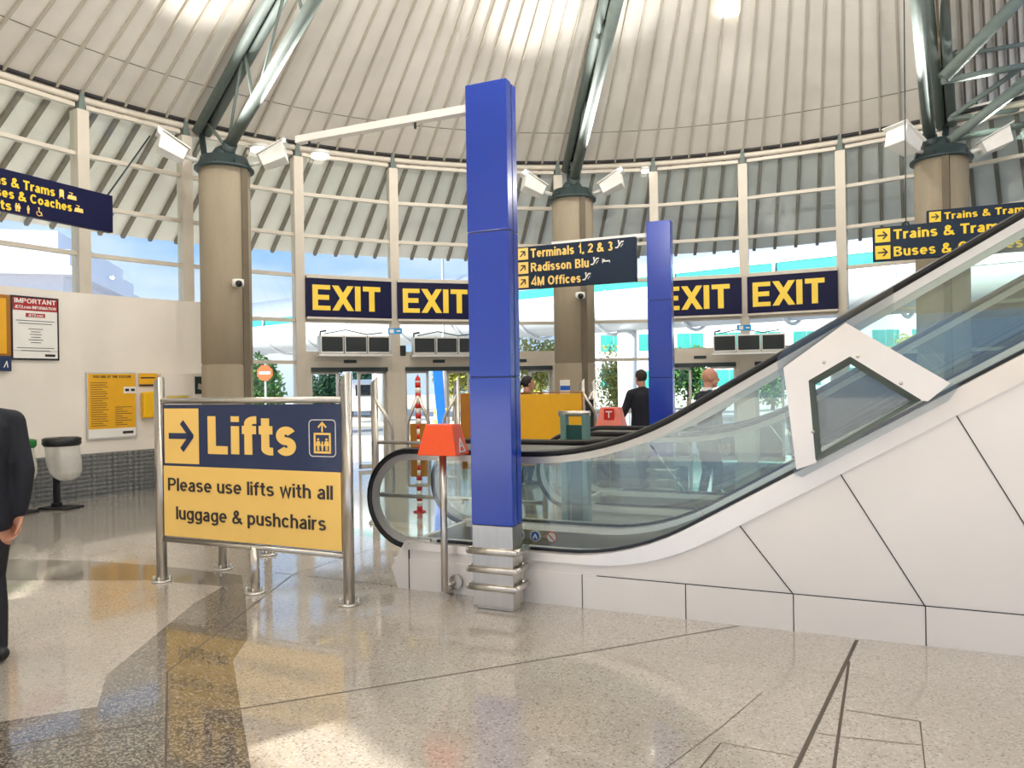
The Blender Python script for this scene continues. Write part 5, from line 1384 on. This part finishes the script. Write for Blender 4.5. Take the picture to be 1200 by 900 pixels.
# trees
def crown(seed, rx, rz_, n, size, m_):
    rnd = random.Random(seed); vs = []; fs = []
    blobs = [(rnd.uniform(-.5, .5) * rx, rnd.uniform(-.5, .5) * rx, rnd.uniform(-.45, .5) * rz_, rnd.uniform(.4, .65)) for _ in range(9)]
    for i in range(n):
        bx, by, bz, q = blobs[i % 9]
        while True:
            p = Vector((rnd.uniform(-1, 1), rnd.uniform(-1, 1), rnd.uniform(-1, 1)))
            if .35 < p.length < 1: break
        p = Vector((bx + p.x * rx * q, by + p.y * rx * q, bz + p.z * rz_ * q))
        a = Vector((rnd.uniform(-1, 1), rnd.uniform(-1, 1), rnd.uniform(-1, 1))).normalized(); b_ = a.orthogonal().normalized(); c = size * rnd.uniform(.6, 1.2)
        o = len(vs); vs += [p + a * c, p + b_ * c * .5, p - a * c, p - b_ * c * .5]; fs.append((o, o + 1, o + 2, o + 3))
    mb = MB(); mb._add(vs, fs); return mb
def tree(label, x, Y, top_y, wpx, m_, seed, trunk=.12, low=.25):
    c = at(x, 450, Y); z1 = at(x, top_y, Y).z; rx = wpx / FPX * Y / 2
    r = thing('tree', label, 'tree', Vector((c.x, c.y, -.16)), 0, 'trees outside the glass')
    zc = (z1 + .16) * (.5 + low / 2); rzz = (z1 + .16) * (.5 - low / 2) * 1.1
    mb = crown(seed, rx, rzz, 2600, max(.10, rx * .09), m_)
    mb.v = [(p[0], p[1], p[2] + zc) for p in mb.v]; mb.build('foliage', m_, r)
    mb = MB(); mb.tube([(0, 0, 0), (.05, 0, zc * .5), (0, .05, zc)], 0, 8, [trunk, trunk * .8, trunk * .4]); mb.build('trunk', 'bark', r)
tree('leafy green tree seen through the glass right of the left column', 316, 27, 414, 56, 'leaf', 1, .1, .05)
tree('dark green tree seen through the left door', 382, 36, 424, 62, 'leafdark', 2, .12, .05)
tree('tree with yellowing leaves behind the second door bay', 532, 36, 412, 64, 'leafgold', 3)
tree('pale yellow green tree seen between the near pillar and middle column', 632, 34, 386, 62, 'leafgold', 4, .14, .1)
tree('small yellowing tree seen left of the man in black', 722, 36, 410, 52, 'leafgold', 5, .1, .05)
tree('green tree low behind the bald person', 806, 40, 400, 70, 'leaf', 6, .12, .05)
tree('golden tree seen through the escalator glass left of the right column', 1068, 30, 372, 70, 'leafgold', 7, .12, .1)
tree('dark green tree on the skyline behind the left door bay', 436, 52, 424, 50, 'leafdark', 8, .14, .1)
tree('green shrub tree seen at far right behind the escalator glass', 905, 44, 412, 60, 'leaf', 9, .12, .05)
# street things
p = at(311, 437, 22); mb = MB()
ss = thing('street_sign', 'orange and white round street sign on a pole outside the left glass', 'sign', Vector((p.x, p.y, -.16)))
mb.tube([(0, 0, 0), (0, 0, p.z + .5)], .03, 8); mb.build('pole', 'alu', ss)
mb = MB(); n_ = 8; mb.poly([(.24 * math.cos(PI / 8 + PI / 4 * k), p.z + .16 + .24 * math.sin(PI / 8 + PI / 4 * k)) for k in range(8)], -.04, .02); mb.build('plate', 'signorange', ss)
mb = MB(); mb.rect(-.16, .16, p.z + .12, p.z + .20, -.06); mb.build('bar', 'white', ss)
p = at(516, 500, 20)
bp_ = thing('blue_street_pylon', 'bright blue pylon outside the second door, slightly leaning', 'pylon', Vector((p.x, p.y, -.16)))
mb = MB(); mb.hexa([(-.02, 0, 0), (.20, 0, 0), (.20, .2, 0), (-.02, .2, 0)], [(-.24, 0, 2.9), (.02, 0, 2.9), (.02, .2, 2.9), (-.24, .2, 2.9)]); mb.build('shaft', 'postblue', bp_, bevel=.01)
mb = MB(); mb.box(-.15, .35, -.12, .32, 0, .05); mb.build('foot', 'kerb', bp_)
for k, (x, Y) in enumerate(((512, 23.5), (522, 23.7), (606, 23.0))):
    p = at(x, 470, Y); mb = MB(); mb.lathe([(.10, 0), (.10, .95), (.08, 1.02), (0, 1.05)], (0, 0, 0), 14); mb.m = 1; mb.lathe([(.103, .7), (.103, .82)], (0, 0, 0), 14)
    o = mb.build('bollard', ['linepaint', 'white'], None, Vector((p.x, p.y, -.16)))
    tag(o, ['yellow bollard just right of the blue street pylon', 'yellow bollard second right of the blue street pylon', 'yellow bollard outside, just past the near blue pillar'][k], 'bollard', 'yellow bollards outside')
# white van on the road
p = at(424, 470, 44)
vn = thing('van', 'white van parked beyond the road, seen through the left door', 'vehicle', Vector((p.x, p.y, -.12)), PI * .5 + .35)
side = [(-2.3, .35), (2.2, .35), (2.3, .6), (2.2, 1.05), (1.5, 1.25), (.95, 2.0), (.7, 2.1), (-2.2, 2.1), (-2.35, 1.9)]
mb = MB(); mb.prism(side, -.9, .9); mb.build('body', 'vanwhite', vn, bevel=.06)
mb = MB(); mb.prism([(1.45, 1.28), (.95, 1.92), (.35, 1.92), (.35, 1.28)], -.912, .912); mb.hexa([(1.56, -.75, 1.26), (1.56, .75, 1.26), (1.02, .72, 1.94), (1.02, -.72, 1.94)], [(1.60, -.75, 1.28), (1.60, .75, 1.28), (1.06, .72, 1.96), (1.06, -.72, 1.96)]); mb.box(-2.37, -2.33, -.7, .7, 1.2, 1.8); mb.build('windows', 'carglass', vn)
for sx in (-1.5, 1.45):
    for sy in (-.86, .86):
        mb = MB(); mb.tube([(sx, sy - .1, .34), (sx, sy + .1, .34)], .34, 20); mb.build('wheel', 'tyre', vn)
# guard fence beyond the middle bays
p = at(735, 470, 21)
fn = thing('street_fence', 'low steel fence outside behind the man in black', 'fence', Vector((p.x - 1.6, p.y, -.16)))
mb = MB(); mb.tube([(0, 0, 1.0), (3.8, 0, 1.0)], .03, 8); mb.tube([(0, 0, .15), (3.8, 0, .15)], .025, 8)
mb.build('rails', 'alu', fn)
for k in range(4): mb = MB(); mb.tube([(k * 1.266, 0, 0), (k * 1.266, 0, 1.02)], .035, 8); mb.build('post', 'alu', fn)
mb = MB()
for k in range(38): mb.tube([(.05 + k * .1, 0, .15), (.05 + k * .1, 0, 1.0)], .008, 5)
mb.build('bars', 'alu', fn)
for k, (x, Y, hh) in enumerate(((521, 30, 7.0),)):
    p = at(x, 470, Y); r = thing('lamp_post', ['slim grey lamp post outside right of the blue street pylon', 'slim grey lamp post outside behind the left door frame'][k], 'lamp post', Vector((p.x, p.y, -.16)), 0, 'street lamp posts')
    mb = MB(); mb.tube([(0, 0, 0), (0, 0, hh)], 0, 8, [.09, .05]); mb.build('pole', 'alu', r)
    mb = MB(); mb.box(-.1, .6, -.1, .1, hh, hh + .1); mb.build('lantern', 'alu', r)
